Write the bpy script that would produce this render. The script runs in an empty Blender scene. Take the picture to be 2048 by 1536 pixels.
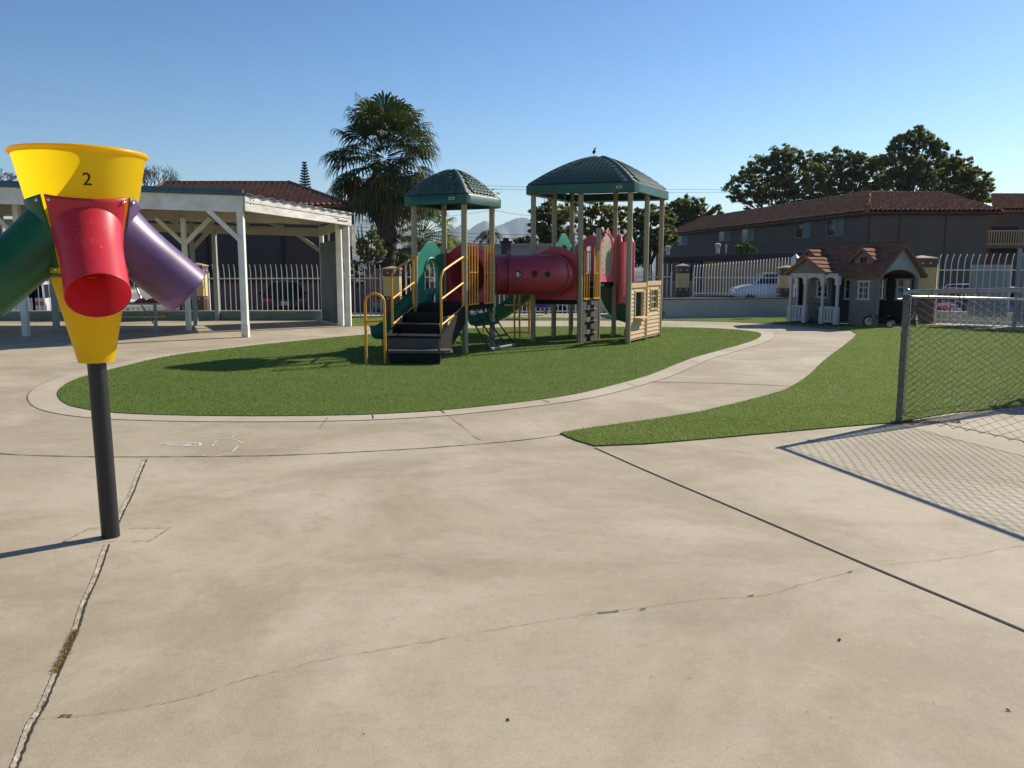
import bpy, bmesh, math, random
import numpy as np
from mathutils import Vector, Matrix
from mathutils.geometry import tessellate_polygon
random.seed(7); np.random.seed(7)
scene = bpy.context.scene

# ---------------------------------------------------------------- camera, sky, sun, exposure
EYE = 1.6; FPX = 1656.0; HOR = 540.0
PITCH = math.atan((768-HOR)/FPX); CP, SP = math.cos(PITCH), math.sin(PITCH)
cam_d = bpy.data.cameras.new("camera"); cam = bpy.data.objects.new("camera", cam_d)
scene.collection.objects.link(cam); scene.camera = cam
cam.location = (0, 0, EYE); cam.rotation_euler = (math.radians(90)-PITCH, 0, 0)
cam_d.sensor_width = 36.0; cam_d.lens = FPX/2048*36.0
cam_d.clip_start = 0.05; cam_d.clip_end = 40000

SUN_EL = math.radians(33.5); SUN_X, SUN_Y = 0.797, 0.604      # direction towards the sun on the ground
w = bpy.data.worlds.new("World"); scene.world = w; w.use_nodes = True
nt = w.node_tree; bg = nt.nodes['Background']
sky = nt.nodes.new('ShaderNodeTexSky'); sky.sky_type = 'NISHITA'; sky.sun_disc = False
sky.sun_elevation = SUN_EL; sky.sun_rotation = math.atan2(SUN_X, SUN_Y)
sky.air_density = 1.0; sky.dust_density = 0.25; sky.ozone_density = 2.5; sky.altitude = 50
hsv = nt.nodes.new('ShaderNodeHueSaturation'); hsv.inputs['Saturation'].default_value = 1.22
nt.links.new(sky.outputs[0], hsv.inputs['Color']); gm = nt.nodes.new('ShaderNodeGamma'); gm.inputs[1].default_value = 1.32
nt.links.new(hsv.outputs[0], gm.inputs[0]); nt.links.new(gm.outputs[0], bg.inputs[0]); bg.inputs[1].default_value = 0.050
sl = bpy.data.lights.new("sun", 'SUN'); sl.energy = 5.0; sl.angle = math.radians(0.5); sl.color = (1, 0.925, 0.80)
so = bpy.data.objects.new("sun", sl); scene.collection.objects.link(so)
so.rotation_euler = Vector((SUN_X*math.cos(SUN_EL), SUN_Y*math.cos(SUN_EL), math.sin(SUN_EL))).to_track_quat('Z', 'Y').to_euler()
scene.view_settings.view_transform = 'Standard'; scene.view_settings.look = 'None'
scene.view_settings.exposure = 0.48; scene.view_settings.gamma = 1.0
scene.cycles.max_bounces = 6; scene.cycles.volume_bounces = 0; scene.cycles.transparent_max_bounces = 8

# ---------------------------------------------------------------- surveying helpers: photo measurements to metres
def ray(px, py):
    x = (px-1024)/FPX; y = -(py-768)/FPX
    return (x, CP+y*SP, -SP+y*CP)
def G(px, py, z=0.0):
    r = ray(px, py); t = (z-EYE)/r[2]; return (r[0]*t, r[1]*t)
def PD(px, py, Y):
    r = ray(px, py); t = Y/r[1]; return (r[0]*t, Y, EYE+r[2]*t)
V = Vector
UP = V((0, 0, 1))

# ---------------------------------------------------------------- materials
MATS = {}
def node(nt, t, **k):
    n = nt.nodes.new(t)
    for a, b in k.items(): setattr(n, a, b)
    return n
def mat(name, col, rough=0.6, metal=0.0, var=0.0, scale=4.0, bump=0.0, bscale=60.0, col2=None, trans=0.0, spec=0.5, island=0.0, coat=0.0, stretch=None):
    """Principled with noise-driven colour variation between col and col2, optional bump and translucency."""
    m = bpy.data.materials.new(name); m.use_nodes = True; nt = m.node_tree
    b = nt.nodes['Principled BSDF']; L = nt.links.new
    b.inputs['Roughness'].default_value = rough; b.inputs['Metallic'].default_value = metal
    b.inputs['Specular IOR Level'].default_value = spec; b.inputs['Coat Weight'].default_value = coat
    col = tuple(col)+(1,)
    tc = node(nt, 'ShaderNodeTexCoord'); src = tc.outputs['Object']
    if stretch:
        mp = node(nt, 'ShaderNodeMapping'); mp.inputs['Scale'].default_value = stretch
        L(src, mp.inputs[0]); src = mp.outputs[0]
    out = None
    if var > 0 or col2:
        c2 = tuple(col2)+(1,) if col2 else tuple(c*(1-var) for c in col[:3])+(1,)
        n1 = node(nt, 'ShaderNodeTexNoise'); n1.inputs['Scale'].default_value = scale; n1.inputs['Detail'].default_value = 7
        n1.inputs['Roughness'].default_value = 0.62
        L(src, n1.inputs['Vector'])
        cr = node(nt, 'ShaderNodeMapRange'); cr.inputs[1].default_value = .36; cr.inputs[2].default_value = .66
        L(n1.outputs[0], cr.inputs[0])
        mx = node(nt, 'ShaderNodeMix', data_type='RGBA'); mx.inputs[6].default_value = col; mx.inputs[7].default_value = c2
        L(cr.outputs[0], mx.inputs[0]); out = mx.outputs[2]
    if island > 0:
        ge = node(nt, 'ShaderNodeNewGeometry'); hs = node(nt, 'ShaderNodeHueSaturation')
        mr = node(nt, 'ShaderNodeMapRange'); mr.inputs[3].default_value = 1-island; mr.inputs[4].default_value = 1+island
        L(ge.outputs['Random Per Island'], mr.inputs[0]); L(mr.outputs[0], hs.inputs['Value'])
        mr2 = node(nt, 'ShaderNodeMapRange'); mr2.inputs[3].default_value = .5-island*.05; mr2.inputs[4].default_value = .5+island*.03
        L(ge.outputs['Random Per Island'], mr2.inputs[0]); L(mr2.outputs[0], hs.inputs['Hue'])
        if out: L(out, hs.inputs['Color'])
        else: hs.inputs['Color'].default_value = col
        out = hs.outputs[0]
    if out: L(out, b.inputs['Base Color'])
    else: b.inputs['Base Color'].default_value = col
    if bump > 0:
        n2 = node(nt, 'ShaderNodeTexNoise'); n2.inputs['Scale'].default_value = bscale; n2.inputs['Detail'].default_value = 5
        L(src, n2.inputs['Vector']); bp = node(nt, 'ShaderNodeBump'); bp.inputs['Strength'].default_value = bump
        bp.inputs['Distance'].default_value = 0.01
        L(n2.outputs[0], bp.inputs['Height']); L(bp.outputs[0], b.inputs['Normal'])
    if trans > 0:
        tr = node(nt, 'ShaderNodeBsdfTranslucent'); ms = node(nt, 'ShaderNodeMixShader'); ms.inputs[0].default_value = trans
        if out: L(out, tr.inputs[0])
        else: tr.inputs[0].default_value = col
        L(b.outputs[0], ms.inputs[1]); L(tr.outputs[0], ms.inputs[2])
        L(ms.outputs[0], nt.nodes['Material Output'].inputs[0])
    MATS[name] = m
    return m

def concrete_mat(name, base, light, dark, tint):
    m = bpy.data.materials.new(name); m.use_nodes = True; nt = m.node_tree; L = nt.links.new
    b = nt.nodes['Principled BSDF']; b.inputs['Roughness'].default_value = .82; b.inputs['Specular IOR Level'].default_value = .35
    tc = node(nt, 'ShaderNodeTexCoord'); P = tc.outputs['Object']
    def noise(scale, detail=6, rough=.6, sx=1, sy=1, dist=0):
        mp = node(nt, 'ShaderNodeMapping'); mp.inputs['Scale'].default_value = (sx, sy, 1); L(P, mp.inputs[0])
        n = node(nt, 'ShaderNodeTexNoise'); n.inputs['Scale'].default_value = scale; n.inputs['Detail'].default_value = detail
        n.inputs['Roughness'].default_value = rough; n.inputs['Distortion'].default_value = dist; L(mp.outputs[0], n.inputs['Vector'])
        return n.outputs[0]
    def ramp(x, a, bb):
        r = node(nt, 'ShaderNodeMapRange'); r.inputs[1].default_value = a; r.inputs[2].default_value = bb; L(x, r.inputs[0]); return r.outputs[0]
    def mix(f, a, c, fac=1.0):
        mm = node(nt, 'ShaderNodeMath', operation='MULTIPLY'); L(f, mm.inputs[0]); mm.inputs[1].default_value = fac
        x = node(nt, 'ShaderNodeMix', data_type='RGBA'); L(mm.outputs[0], x.inputs[0])
        if isinstance(a, tuple): x.inputs[6].default_value = a+(1,)
        else: L(a, x.inputs[6])
        x.inputs[7].default_value = c+(1,); return x.outputs[2]
    c = mix(ramp(noise(.55, 8, .65, dist=.6), .42, .60), base, light, .85)
    c = mix(ramp(noise(1.3, 10, .72, .8, 1.2, .5), .50, .66), c, dark, .30)
    c = mix(ramp(noise(2.6, 9, .72, 1, 1, .3), .52, .68), c, light, .45)
    c = mix(ramp(noise(.33, 5, .6), .5, .66), c, tint, .45)
    c = mix(ramp(noise(6, 10, .78, 1, 1.2), .52, .66), c, dark, .34)
    c = mix(ramp(noise(14, 10, .8, 1.3, .9), .54, .68), c, light, .45)
    c = mix(ramp(noise(45, 6, .8), .52, .64), c, dark, .28)
    c = mix(ramp(noise(170, 4, .7), .54, .66), c, tuple(x*.55 for x in dark), .5)
    c = mix(ramp(noise(120, 4, .7, 1, 1.01), .58, .70), c, tuple(min(1, x*1.15) for x in light), .6)
    # dry broom streaks and pits
    pit = node(nt, 'ShaderNodeTexVoronoi'); pit.inputs['Scale'].default_value = 26
    mp = node(nt, 'ShaderNodeMapping'); mp.inputs['Scale'].default_value = (2.2, .8, 1); mp.inputs['Rotation'].default_value = (0, 0, .5); L(P, mp.inputs[0]); L(mp.outputs[0], pit.inputs['Vector'])
    pm = node(nt, 'ShaderNodeMapRange'); pm.inputs[1].default_value = .10; pm.inputs[2].default_value = .04; L(pit.outputs['Distance'], pm.inputs[0])
    area = ramp(noise(.8, 3), .46, .60)
    am = node(nt, 'ShaderNodeMath', operation='MULTIPLY'); L(pm.outputs[0], am.inputs[0]); L(area, am.inputs[1])
    c = mix(am.outputs[0], c, tuple(x*.45 for x in dark), .55)
    L(c, b.inputs['Base Color'])
    bp = node(nt, 'ShaderNodeBump'); bp.inputs['Strength'].default_value = .35; bp.inputs['Distance'].default_value = .004
    ad = node(nt, 'ShaderNodeMath', operation='SUBTRACT'); L(noise(110, 6, .7), ad.inputs[0]); L(am.outputs[0], ad.inputs[1])
    L(ad.outputs[0], bp.inputs['Height']); L(bp.outputs[0], b.inputs['Normal'])
    MATS[name] = m; return m

concrete_mat('concrete', (.375, .308, .205), (.52, .445, .32), (.255, .205, .132), (.40, .325, .218))
concrete_mat('curb_concrete', (.46, .385, .275), (.56, .48, .36), (.33, .27, .185), (.46, .385, .275))
mat('asphalt', (.07, .068, .065), .9, var=.35, scale=1.5, bump=.3)
mat('joint', (.045, .04, .03), .95, var=.5, scale=30)
mat('crack', (.29, .235, .165), .95, var=.6, scale=12)
mat('grout', (.62, .52, .36), .9, col2=(.25, .2, .13), scale=14, bump=.6, bscale=90)
mat('chalk', (.74, .72, .68), .95)
mat('weed', (.22, .15, .05), .9, col2=(.3, .24, .05), scale=40)
mat('turf_base', (.07, .115, .02), .95, col2=(.10, .14, .03), scale=1.4, bump=.8, bscale=120)
mat('turf_blade', (.20, .285, .045), .85, col2=(.235, .31, .06), scale=.9, trans=.4, island=.22, spec=.25)
mat('turf_blade_lit', (.26, .34, .07), .85, col2=(.31, .37, .095), scale=.7, trans=.4, island=.25, spec=.25)  # paler copy of turf_blade: the lighting difference is put into the colour
mat('yellow_plastic', (.97, .68, .004), .38, var=.06, scale=3, trans=.55, bump=.03, bscale=300)
mat('red_plastic', (.66, .018, .04), .36, col2=(.60, .05, .065), scale=5, trans=.25, bump=.04, bscale=250)
mat('purple_plastic', (.11, .058, .16), .40, col2=(.15, .085, .20), scale=6, trans=.12, bump=.04, bscale=250)
mat('green_plastic', (.016, .15, .055), .36, col2=(.012, .10, .045), scale=4, trans=.18, bump=.04, bscale=250)
mat('black_paint', (.012, .013, .016), .45, bump=.08, bscale=150)
mat('black_print', (.01, .01, .01), .5)
mat('bolt_metal', (.6, .6, .58), .3, metal=1)
mat('scuff', (.72, .42, .45), .8)
mat('play_post', (.37, .31, .19), .5, var=.12, scale=5)
mat('play_rail', (.80, .35, .025), .42, var=.12, scale=9)
mat('play_yellow', (.78, .42, .03), .4, var=.1, scale=9)
mat('play_step', (.016, .015, .015), .8, spec=.2, var=.35, scale=10, bump=.2, bscale=120)
mat('play_step_grey', (.10, .095, .085), .75, spec=.2, var=.2, scale=10)
mat('play_green', (.012, .12, .085), .33, var=.2, scale=4)
mat('play_teal', (.02, .23, .17), .4, var=.12, scale=4)
mat('play_red', (.48, .022, .045), .36, var=.15, scale=3)
mat('play_tube_red', (.42, .045, .07), .42, var=.12, scale=2)
mat('play_pink', (.82, .15, .19), .45, var=.1, scale=3)
mat('play_roof_green', (.006, .088, .062), .4, var=.2, scale=3)
mat('play_shingle', (.048, .098, .078), .5, col2=(.07, .125, .10), scale=8)
mat('play_hip', (.10, .125, .105), .5, col2=(.04, .095, .075), scale=5)
mat('play_tan', (.66, .46, .235), .55, var=.12, scale=6)
mat('bubble_panel', (.42, .40, .30), .35, var=.15, scale=5)
mat('rope', (.03, .03, .035), .85)
mat('plate_tan', (.5, .45, .32), .5)
mat('white_paint', (.84, .82, .75), .6, col2=(.66, .63, .55), scale=3, bump=.15, bscale=30)
mat('old_white_paint', (.88, .85, .76), .65, col2=(.55, .50, .42), scale=2.2, bump=.3, bscale=25, stretch=(1, 1, 4))
mat('chipped', (.10, .08, .065), .9)
mat('grey_post_paint', (.34, .36, .35), .65, var=.15, scale=4)
mat('teal_fascia', (.03, .11, .15), .5, var=.3, scale=6)
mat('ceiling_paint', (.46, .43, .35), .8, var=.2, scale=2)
mat('grey_board', (.115, .15, .15), .7, col2=(.07, .09, .09), scale=1.7)
mat('corrugated', (.20, .22, .24), .5, metal=.5, var=.4, scale=3)
mat('teal_curb', (.18, .24, .22), .8, col2=(.13, .18, .18), scale=2)
mat('curb_top', (.42, .43, .37), .8, var=.2, scale=5)
mat('fence_white', (.72, .71, .67), .5, var=.1, scale=3)
mat('cream_stucco', (.66, .50, .24), .9, var=.12, scale=3, bump=.2, bscale=80)
mat('brown_tile', (.13, .06, .035), .5, col2=(.08, .05, .04), scale=9)
mat('white_dot', (.55, .52, .46), .5)
mat('cap_stone', (.42, .31, .19), .8, var=.2, scale=6)
mat('low_wall_paint', (.40, .42, .40), .85, col2=(.33, .35, .34), scale=1.2, bump=.15)
mat('bench_yellow', (.42, .32, .09), .6, var=.2, scale=5)
mat('red_cloth', (.35, .07, .06), .9, var=.3, scale=12)
mat('brick_block', (.65, .33, .2), .9)
mat('stucco_dark', (.155, .112, .084), .95, var=.10, scale=.25, bump=.2, bscale=30)
mat('stucco_charcoal', (.085, .066, .060), .95, var=.08, scale=.3)
mat('stucco_pink', (.25, .15, .115), .95, var=.12, scale=.5)
mat('stucco_orange', (.50, .27, .12), .95, var=.1, scale=.5)
mat('tile_right', (.50, .21, .11), .85, col2=(.25, .11, .07), scale=2.2, spec=.2)
mat('tile_left', (.62, .21, .10), .75, col2=(.30, .13, .09), scale=4.5)
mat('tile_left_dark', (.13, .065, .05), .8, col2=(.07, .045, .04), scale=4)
mat('window_glass', (.02, .025, .03), .08, spec=.8)
mat('window_frame', (.22, .22, .21), .5)
mat('curtain', (.20, .24, .23), .9)
mat('dark_trim', (.035, .028, .025), .8)
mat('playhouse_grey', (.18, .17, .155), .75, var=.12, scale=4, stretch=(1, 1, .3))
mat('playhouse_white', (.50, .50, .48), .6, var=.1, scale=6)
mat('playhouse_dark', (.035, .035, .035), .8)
mat('shake', (.29, .14, .085), .95, spec=.12, col2=(.18, .09, .06), scale=7, bump=.5, bscale=40)
mat('shake_edge', (.23, .105, .07), .85)
mat('galvanised', (.34, .34, .335), .42, metal=.6, var=.2, scale=8, bump=.06, bscale=120)
mat('galv_wire', (.085, .08, .065), .7, metal=.1)
mat('post_steel', (.17, .155, .13), .6, metal=.35, col2=(.10, .09, .075), scale=12, bump=.15)
mat('leaf_litter', (.13, .08, .05), .95, island=.5)
mat('bark', (.09, .065, .05), .95, var=.4, scale=8, bump=.6, bscale=20)
mat('palm_trunk', (.12, .095, .085), .95, col2=(.05, .04, .04), scale=9, bump=.8, bscale=14)
mat('palm_leaf_bright', (.16, .20, .05), .65, spec=.25, trans=.45, island=.35)
mat('palm_leaf', (.062, .088, .026), .62, spec=.3, col2=(.04, .06, .02), scale=2, trans=.25, island=.3)
mat('palm_leaf_dry', (.16, .085, .035), .7, trans=.25, island=.3)
mat('palm_skirt', (.075, .058, .042), .85, trans=.15, island=.4)
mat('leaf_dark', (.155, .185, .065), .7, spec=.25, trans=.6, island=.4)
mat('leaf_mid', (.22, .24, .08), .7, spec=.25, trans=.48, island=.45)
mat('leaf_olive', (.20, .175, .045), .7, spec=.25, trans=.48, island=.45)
mat('leaf_bright', (.10, .20, .035), .6, trans=.35, island=.3)
mat('leaf_conifer', (.02, .04, .02), .8, island=.3)
mat('bare_twig', (.13, .095, .075), .9)
mat('mountain_rock', (.10, .12, .10), 1.0, var=.5, scale=.002)
mat('tyre', (.015, .015, .015), .85)
mat('rim_metal', (.35, .35, .36), .35, metal=.8)
mat('car_black', (.008, .008, .009), .35, coat=.15)
mat('car_silver', (.30, .31, .33), .3, metal=.6, coat=.5)
mat('car_white', (.62, .63, .64), .25, coat=.6)
mat('car_red', (.35, .02, .02), .25, coat=.6)
mat('car_teal', (.10, .15, .17), .3, metal=.4, coat=.6)
mat('car_blue', (.05, .07, .12), .25, coat=.5)
mat('car_glass', (.012, .014, .016), .35, spec=.2)
mat('tail_red', (.45, .01, .02), .2, coat=.5)
mat('lamp_clear', (.6, .62, .65), .15, spec=.8)
mat('plate_white', (.6, .6, .6), .5)
mat('toy_blue', (.015, .03, .22), .4)
mat('toy_dark_blue', (.012, .035, .06), .4)
mat('toy_red', (.45, .02, .02), .4)
mat('toy_grey', (.42, .42, .40), .6)
mat('trike_cream', (.5, .45, .28), .5)
mat('screen_mesh', (.30, .31, .33), .8)
mat('block_wall', (.40, .38, .35), .95, var=.1, scale=.4)
mat('wire', (.03, .03, .035), .8)
mat('pole_wood', (.09, .07, .055), .95)
mat('bird', (.015, .015, .018), .8)
mat('white_shed', (.55, .48, .44), .7)
mat('lantern_white', (.75, .75, .75), .4)
M = MATS

# ---------------------------------------------------------------- mesh builder and object tree
COL = scene.collection
def tag(o, label=None, cat=None, group=None, kind=None):
    if label: o['label'] = label
    if cat: o['category'] = cat
    if group: o['group'] = group
    if kind: o['kind'] = kind
    return o
def thing(name, label, cat, loc=(0, 0, 0), group=None, rotz=0.0):
    o = bpy.data.objects.new(name, None); COL.objects.link(o); o.empty_display_size = .2
    o.location = loc; o.rotation_euler = (0, 0, rotz)
    return tag(o, label, cat, group)
def root_of(o):
    while o.parent: o = o.parent
    return o
def catmull(pts, n=8, closed=False):
    P = [V(p) for p in pts]; out = []
    m = len(P); segs = m if closed else m-1
    for i in range(segs):
        if closed: a, b, c, d = P[(i-1) % m], P[i], P[(i+1) % m], P[(i+2) % m]
        else: a, b, c, d = P[max(i-1, 0)], P[i], P[i+1], P[min(i+2, m-1)]
        for k in range(n):
            t = k/n
            out.append(.5*((2*b)+(c-a)*t+(2*a-5*b+4*c-d)*t*t+(3*b-a-3*c+d)*t**3))
    if not closed: out.append(P[-1])
    return out
class MB:
    def __init__(s): s.v = []; s.f = []; s.mi = []; s.cur = 0
    def add(s, vs, fs):
        n = len(s.v); s.v += [tuple(v) for v in vs]; s.f += [tuple(i+n for i in f) for f in fs]; s.mi += [s.cur]*len(fs)
        return s
    def box(s, c, size, ax=None, ay=None, az=None):
        """box centred at c, size along axes ax, ay, az"""
        ax = V(ax or (1, 0, 0)).normalized(); ay = V(ay).normalized() if ay else V((0, 0, 1)).cross(ax).normalized()
        az = V(az).normalized() if az else ax.cross(ay).normalized()
        c = V(c); h = [q/2 for q in size]
        vs = [c+ax*h[0]*i+ay*h[1]*j+az*h[2]*k for k in (-1, 1) for j in (-1, 1) for i in (-1, 1)]
        return s.add(vs, [(0, 2, 3, 1), (4, 5, 7, 6), (0, 1, 5, 4), (2, 6, 7, 3), (0, 4, 6, 2), (1, 3, 7, 5)])
    def beam(s, a, b, wd, ht, up=(0, 0, 1)):
        """rectangular bar from a to b"""
        a, b = V(a), V(b); d = b-a; ax = d.normalized(); up = V(up)
        if abs(ax.dot(up)) > .99: up = V((1, 0, 0))
        ay = up.cross(ax).normalized(); az = ax.cross(ay)
        return s.box((a+b)/2, (d.length, wd, ht), ax, ay, az)
    def tube(s, pts, r, n=10, cap=True, closed=False):
        P = [V(p) for p in pts]; m = len(P); R = r if isinstance(r, (list, tuple)) else [r]*m
        vs = []; up = None
        for i, p in enumerate(P):
            if closed: t = (P[(i+1) % m]-P[i-1]).normalized()
            else: t = (P[min(i+1, m-1)]-P[max(i-1, 0)]).normalized()
            if up is None:
                up = V((0, 0, 1)) if abs(t.z) < .9 else V((1, 0, 0))
            u = (up-t*up.dot(t)); u = u.normalized() if u.length > 1e-5 else t.orthogonal().normalized(); up = u
            q = t.cross(u)
            vs += [p+(u*math.cos(2*math.pi*k/n)+q*math.sin(2*math.pi*k/n))*R[i] for k in range(n)]
        fs = []
        for i in range(m if closed else m-1):
            j = (i+1) % m
            for k in range(n):
                k2 = (k+1) % n; fs.append((i*n+k, i*n+k2, j*n+k2, j*n+k))
        if cap and not closed: fs += [tuple(range(n))[::-1], tuple(range((m-1)*n, m*n))]
        return s.add(vs, fs)
    def lathe(s, prof, c, n=32, axis=(0, 0, 1), capb=True, capt=True, sx=1, sy=1):
        """prof: list of (radius, height)"""
        az = V(axis).normalized(); ax = az.orthogonal().normalized() if abs(az.z) < .999 else V((1, 0, 0)); ay = az.cross(ax); c = V(c); vs = []
        for r, h in prof:
            vs += [c+az*h+(ax*math.cos(2*math.pi*k/n)*sx+ay*math.sin(2*math.pi*k/n)*sy)*r for k in range(n)]
        fs = [(i*n+k, i*n+(k+1) % n, (i+1)*n+(k+1) % n, (i+1)*n+k) for i in range(len(prof)-1) for k in range(n)]
        if capb and prof[0][0] > 1e-6: fs.append(tuple(range(n))[::-1])
        if capt and prof[-1][0] > 1e-6: fs.append(tuple(range((len(prof)-1)*n, len(prof)*n)))
        return s.add(vs, fs)
    def plate(s, outer, holes, o, ex, ey, thick, centre=False):
        """flat panel cut to a 2D outline with holes, extruded along ex x ey"""
        o, ex, ey = V(o), V(ex).normalized(), V(ey).normalized(); nn = ex.cross(ey).normalized()*thick
        if centre: o = o-nn/2
        loops = [[V((x, y, 0)) for x, y in outer]]+[[V((x, y, 0)) for x, y in h] for h in holes]
        flat = [p for l in loops for p in l]; tri = tessellate_polygon(loops); N = len(flat)
        w3 = [o+ex*p.x+ey*p.y for p in flat]; vs = w3+[p+nn for p in w3]; fs = []
        for t in tri:
            a, b, c = [flat[i] for i in t]
            if (b-a).cross(c-a).z < 0: t = (t[0], t[2], t[1])
            fs.append((t[2], t[1], t[0])); fs.append(tuple(i+N for i in t))
        k = 0
        for l in loops:
            m = len(l)
            for i in range(m): fs.append((k+i, k+(i+1) % m, k+(i+1) % m+N, k+i+N))
            k += m
        return s.add(vs, fs)
    def poly(s, pts2, z0, z1):
        """horizontal outline extruded vertically"""
        return s.plate([(p[0], p[1]) for p in pts2], [], (0, 0, z0), (1, 0, 0), (0, 1, 0), z1-z0)
    def loft(s, rings, closed=True, cap=True):
        n = len(rings[0]); vs = [p for r in rings for p in r]; fs = []
        for i in range(len(rings)-1):
            for k in range(n if closed else n-1):
                k2 = (k+1) % n; fs.append((i*n+k, i*n+k2, (i+1)*n+k2, (i+1)*n+k))
        if cap and closed: fs += [tuple(range(n))[::-1], tuple(range((len(rings)-1)*n, len(rings)*n))]
        return s.add(vs, fs)
    def build(s, name, m, parent=None, smooth=None, bevel=0.0, local=False, label=None, recalc=True):
        me = bpy.data.meshes.new(name)
        off = V((0, 0, 0))
        if parent is not None and not local: off = root_of(parent).location
        me.from_pydata([(v[0]-off[0], v[1]-off[1], v[2]-off[2]) for v in s.v], [], s.f)
        for mm in (m if isinstance(m, (list, tuple)) else [m]): me.materials.append(MATS[mm])
        if any(s.mi): me.polygons.foreach_set('material_index', s.mi)
        if recalc:
            bm = bmesh.new(); bm.from_mesh(me); bmesh.ops.recalc_face_normals(bm, faces=bm.faces); bm.to_mesh(me); bm.free()
        if smooth:
            me.shade_smooth(); me.set_sharp_from_angle(angle=math.radians(smooth))
        me.update()
        o = bpy.data.objects.new(name, me); COL.objects.link(o)
        if parent is not None: o.parent = parent
        if bevel > 0:
            b = o.modifiers.new('bevel', 'BEVEL'); b.width = bevel; b.segments = 2; b.limit_method = 'ANGLE'; b.angle_limit = math.radians(40)
        if label: o['label'] = label
        return o
def np_mesh(name, verts, faces, m, parent=None, smooth=False):
    """verts (N,3), faces (F,k) numpy arrays"""
    me = bpy.data.meshes.new(name); k = faces.shape[1]
    v = np.asarray(verts, dtype=np.float32).copy()
    if parent is not None: v -= np.array(root_of(parent).location, dtype=np.float32)
    me.vertices.add(len(v)); me.vertices.foreach_set('co', v.ravel())
    me.loops.add(faces.size); me.loops.foreach_set('vertex_index', faces.astype(np.int32).ravel())
    me.polygons.add(len(faces)); me.polygons.foreach_set('loop_start', np.arange(0, faces.size, k, dtype=np.int32))
    me.materials.append(MATS[m]); me.update(calc_edges=True)
    if smooth: me.shade_smooth()
    o = bpy.data.objects.new(name, me); COL.objects.link(o)
    if parent is not None: o.parent = parent
    return o
def circle(cx, cy, r, n=24, a0=0, a1=2*math.pi, sy=1):
    full = abs(a1-a0-2*math.pi) < 1e-6
    k = n if full else n-1
    return [(cx+r*math.cos(a0+(a1-a0)*i/k), cy+sy*r*math.sin(a0+(a1-a0)*i/k)) for i in range(n)]
def rect(x0, y0, x1, y1): return [(x0, y0), (x1, y0), (x1, y1), (x0, y1)]
def in_poly(pts, poly):
    x, y = pts[:, 0], pts[:, 1]; inside = np.zeros(len(pts), bool); n = len(poly)
    for i in range(n):
        x1, y1 = poly[i][0], poly[i][1]; x2, y2 = poly[(i+1) % n][0], poly[(i+1) % n][1]
        c = ((y1 > y) != (y2 > y)) & (x < (x2-x1)*(y-y1)/((y2-y1) if y2 != y1 else 1e-9)+x1)
        inside ^= c
    return inside

# ================================================================ THE SETTING: ground
LOT = -0.6
MB().plate([(-6000, -40), (6000, -40), (6000, 9500), (-6000, 9500)], [], (0, 0, LOT-.3), (1, 0, 0), (0, 1, 0), .3).build('ground', 'asphalt')
COL.objects['ground']['kind'] = 'structure'
# fence line along the back of the yard (real distances surveyed from the photograph)
FL0 = (-40.0, 27.2); FL1 = (-5.7, 29.6); FL2 = (6.55, 31.0); FL3 = (10.4, 29.8); FL4 = (11.9, 25.6); FL5 = (14.3, 23.6); FL6 = (22, 17.5)
yard = [(-40, -8), (26, -8), (26, 14.3), (22, 17.9), (14.5, 23.9), (12.3, 25.9), (10.7, 30.2), (6.6, 31.4), (-5.7, 30.0), (-40, 27.6)]
tag(MB().poly(yard, LOT-.05, 0).build('pavement', 'concrete'), kind='structure')

isl_px = [(115, 788), (128, 806), (165, 818), (240, 827), (380, 832), (560, 833), (700, 831), (800, 827), (900, 820), (1050, 804), (1150, 789), (1230, 770), (1300, 750), (1350, 730),
          (1390, 715), (1440, 701), (1490, 687), (1516, 677), (1522, 669), (1508, 664), (1460, 659), (1400, 656.5), (1320, 655), (1200, 654), (1080, 654), (960, 657), (840, 662), (720, 671), (600, 682), (470, 696),
          (340, 713), (230, 738), (160, 757), (128, 772)]
isl = [G(x, y) for x, y in isl_px]
isl_s = [(p.x, p.y) for p in catmull([(a, b, 0) for a, b in isl], 4, closed=True)]
def offset_poly(poly, d):
    n = len(poly); out = []
    for i in range(n):
        a, b = V(poly[i-1]+(0,)), V(poly[(i+1) % n]+(0,)); t = (b-a).normalized(); out.append((poly[i][0]+t.y*d, poly[i][1]-t.x*d))
    return out
area = sum(isl_s[i-1][0]*isl_s[i][1]-isl_s[i][0]*isl_s[i-1][1] for i in range(len(isl_s)))
sgn = 1 if area > 0 else -1
outer = offset_poly(isl_s, .33*sgn)
def strip_mesh(loopa, loopb, z):
    mb = MB(); n = len(loopa)
    mb.add([(p[0], p[1], z) for p in loopa]+[(p[0], p[1], z) for p in loopb], [(i, (i+1) % n, n+(i+1) % n, n+i) for i in range(n)])
    return mb
tag(strip_mesh(isl_s, outer, .004).build('kerb_strip', 'curb_concrete'), kind='structure')
tag(strip_mesh(outer, offset_poly(isl_s, .339*sgn), .006).build('kerb_joint', 'crack'), kind='structure')

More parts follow.
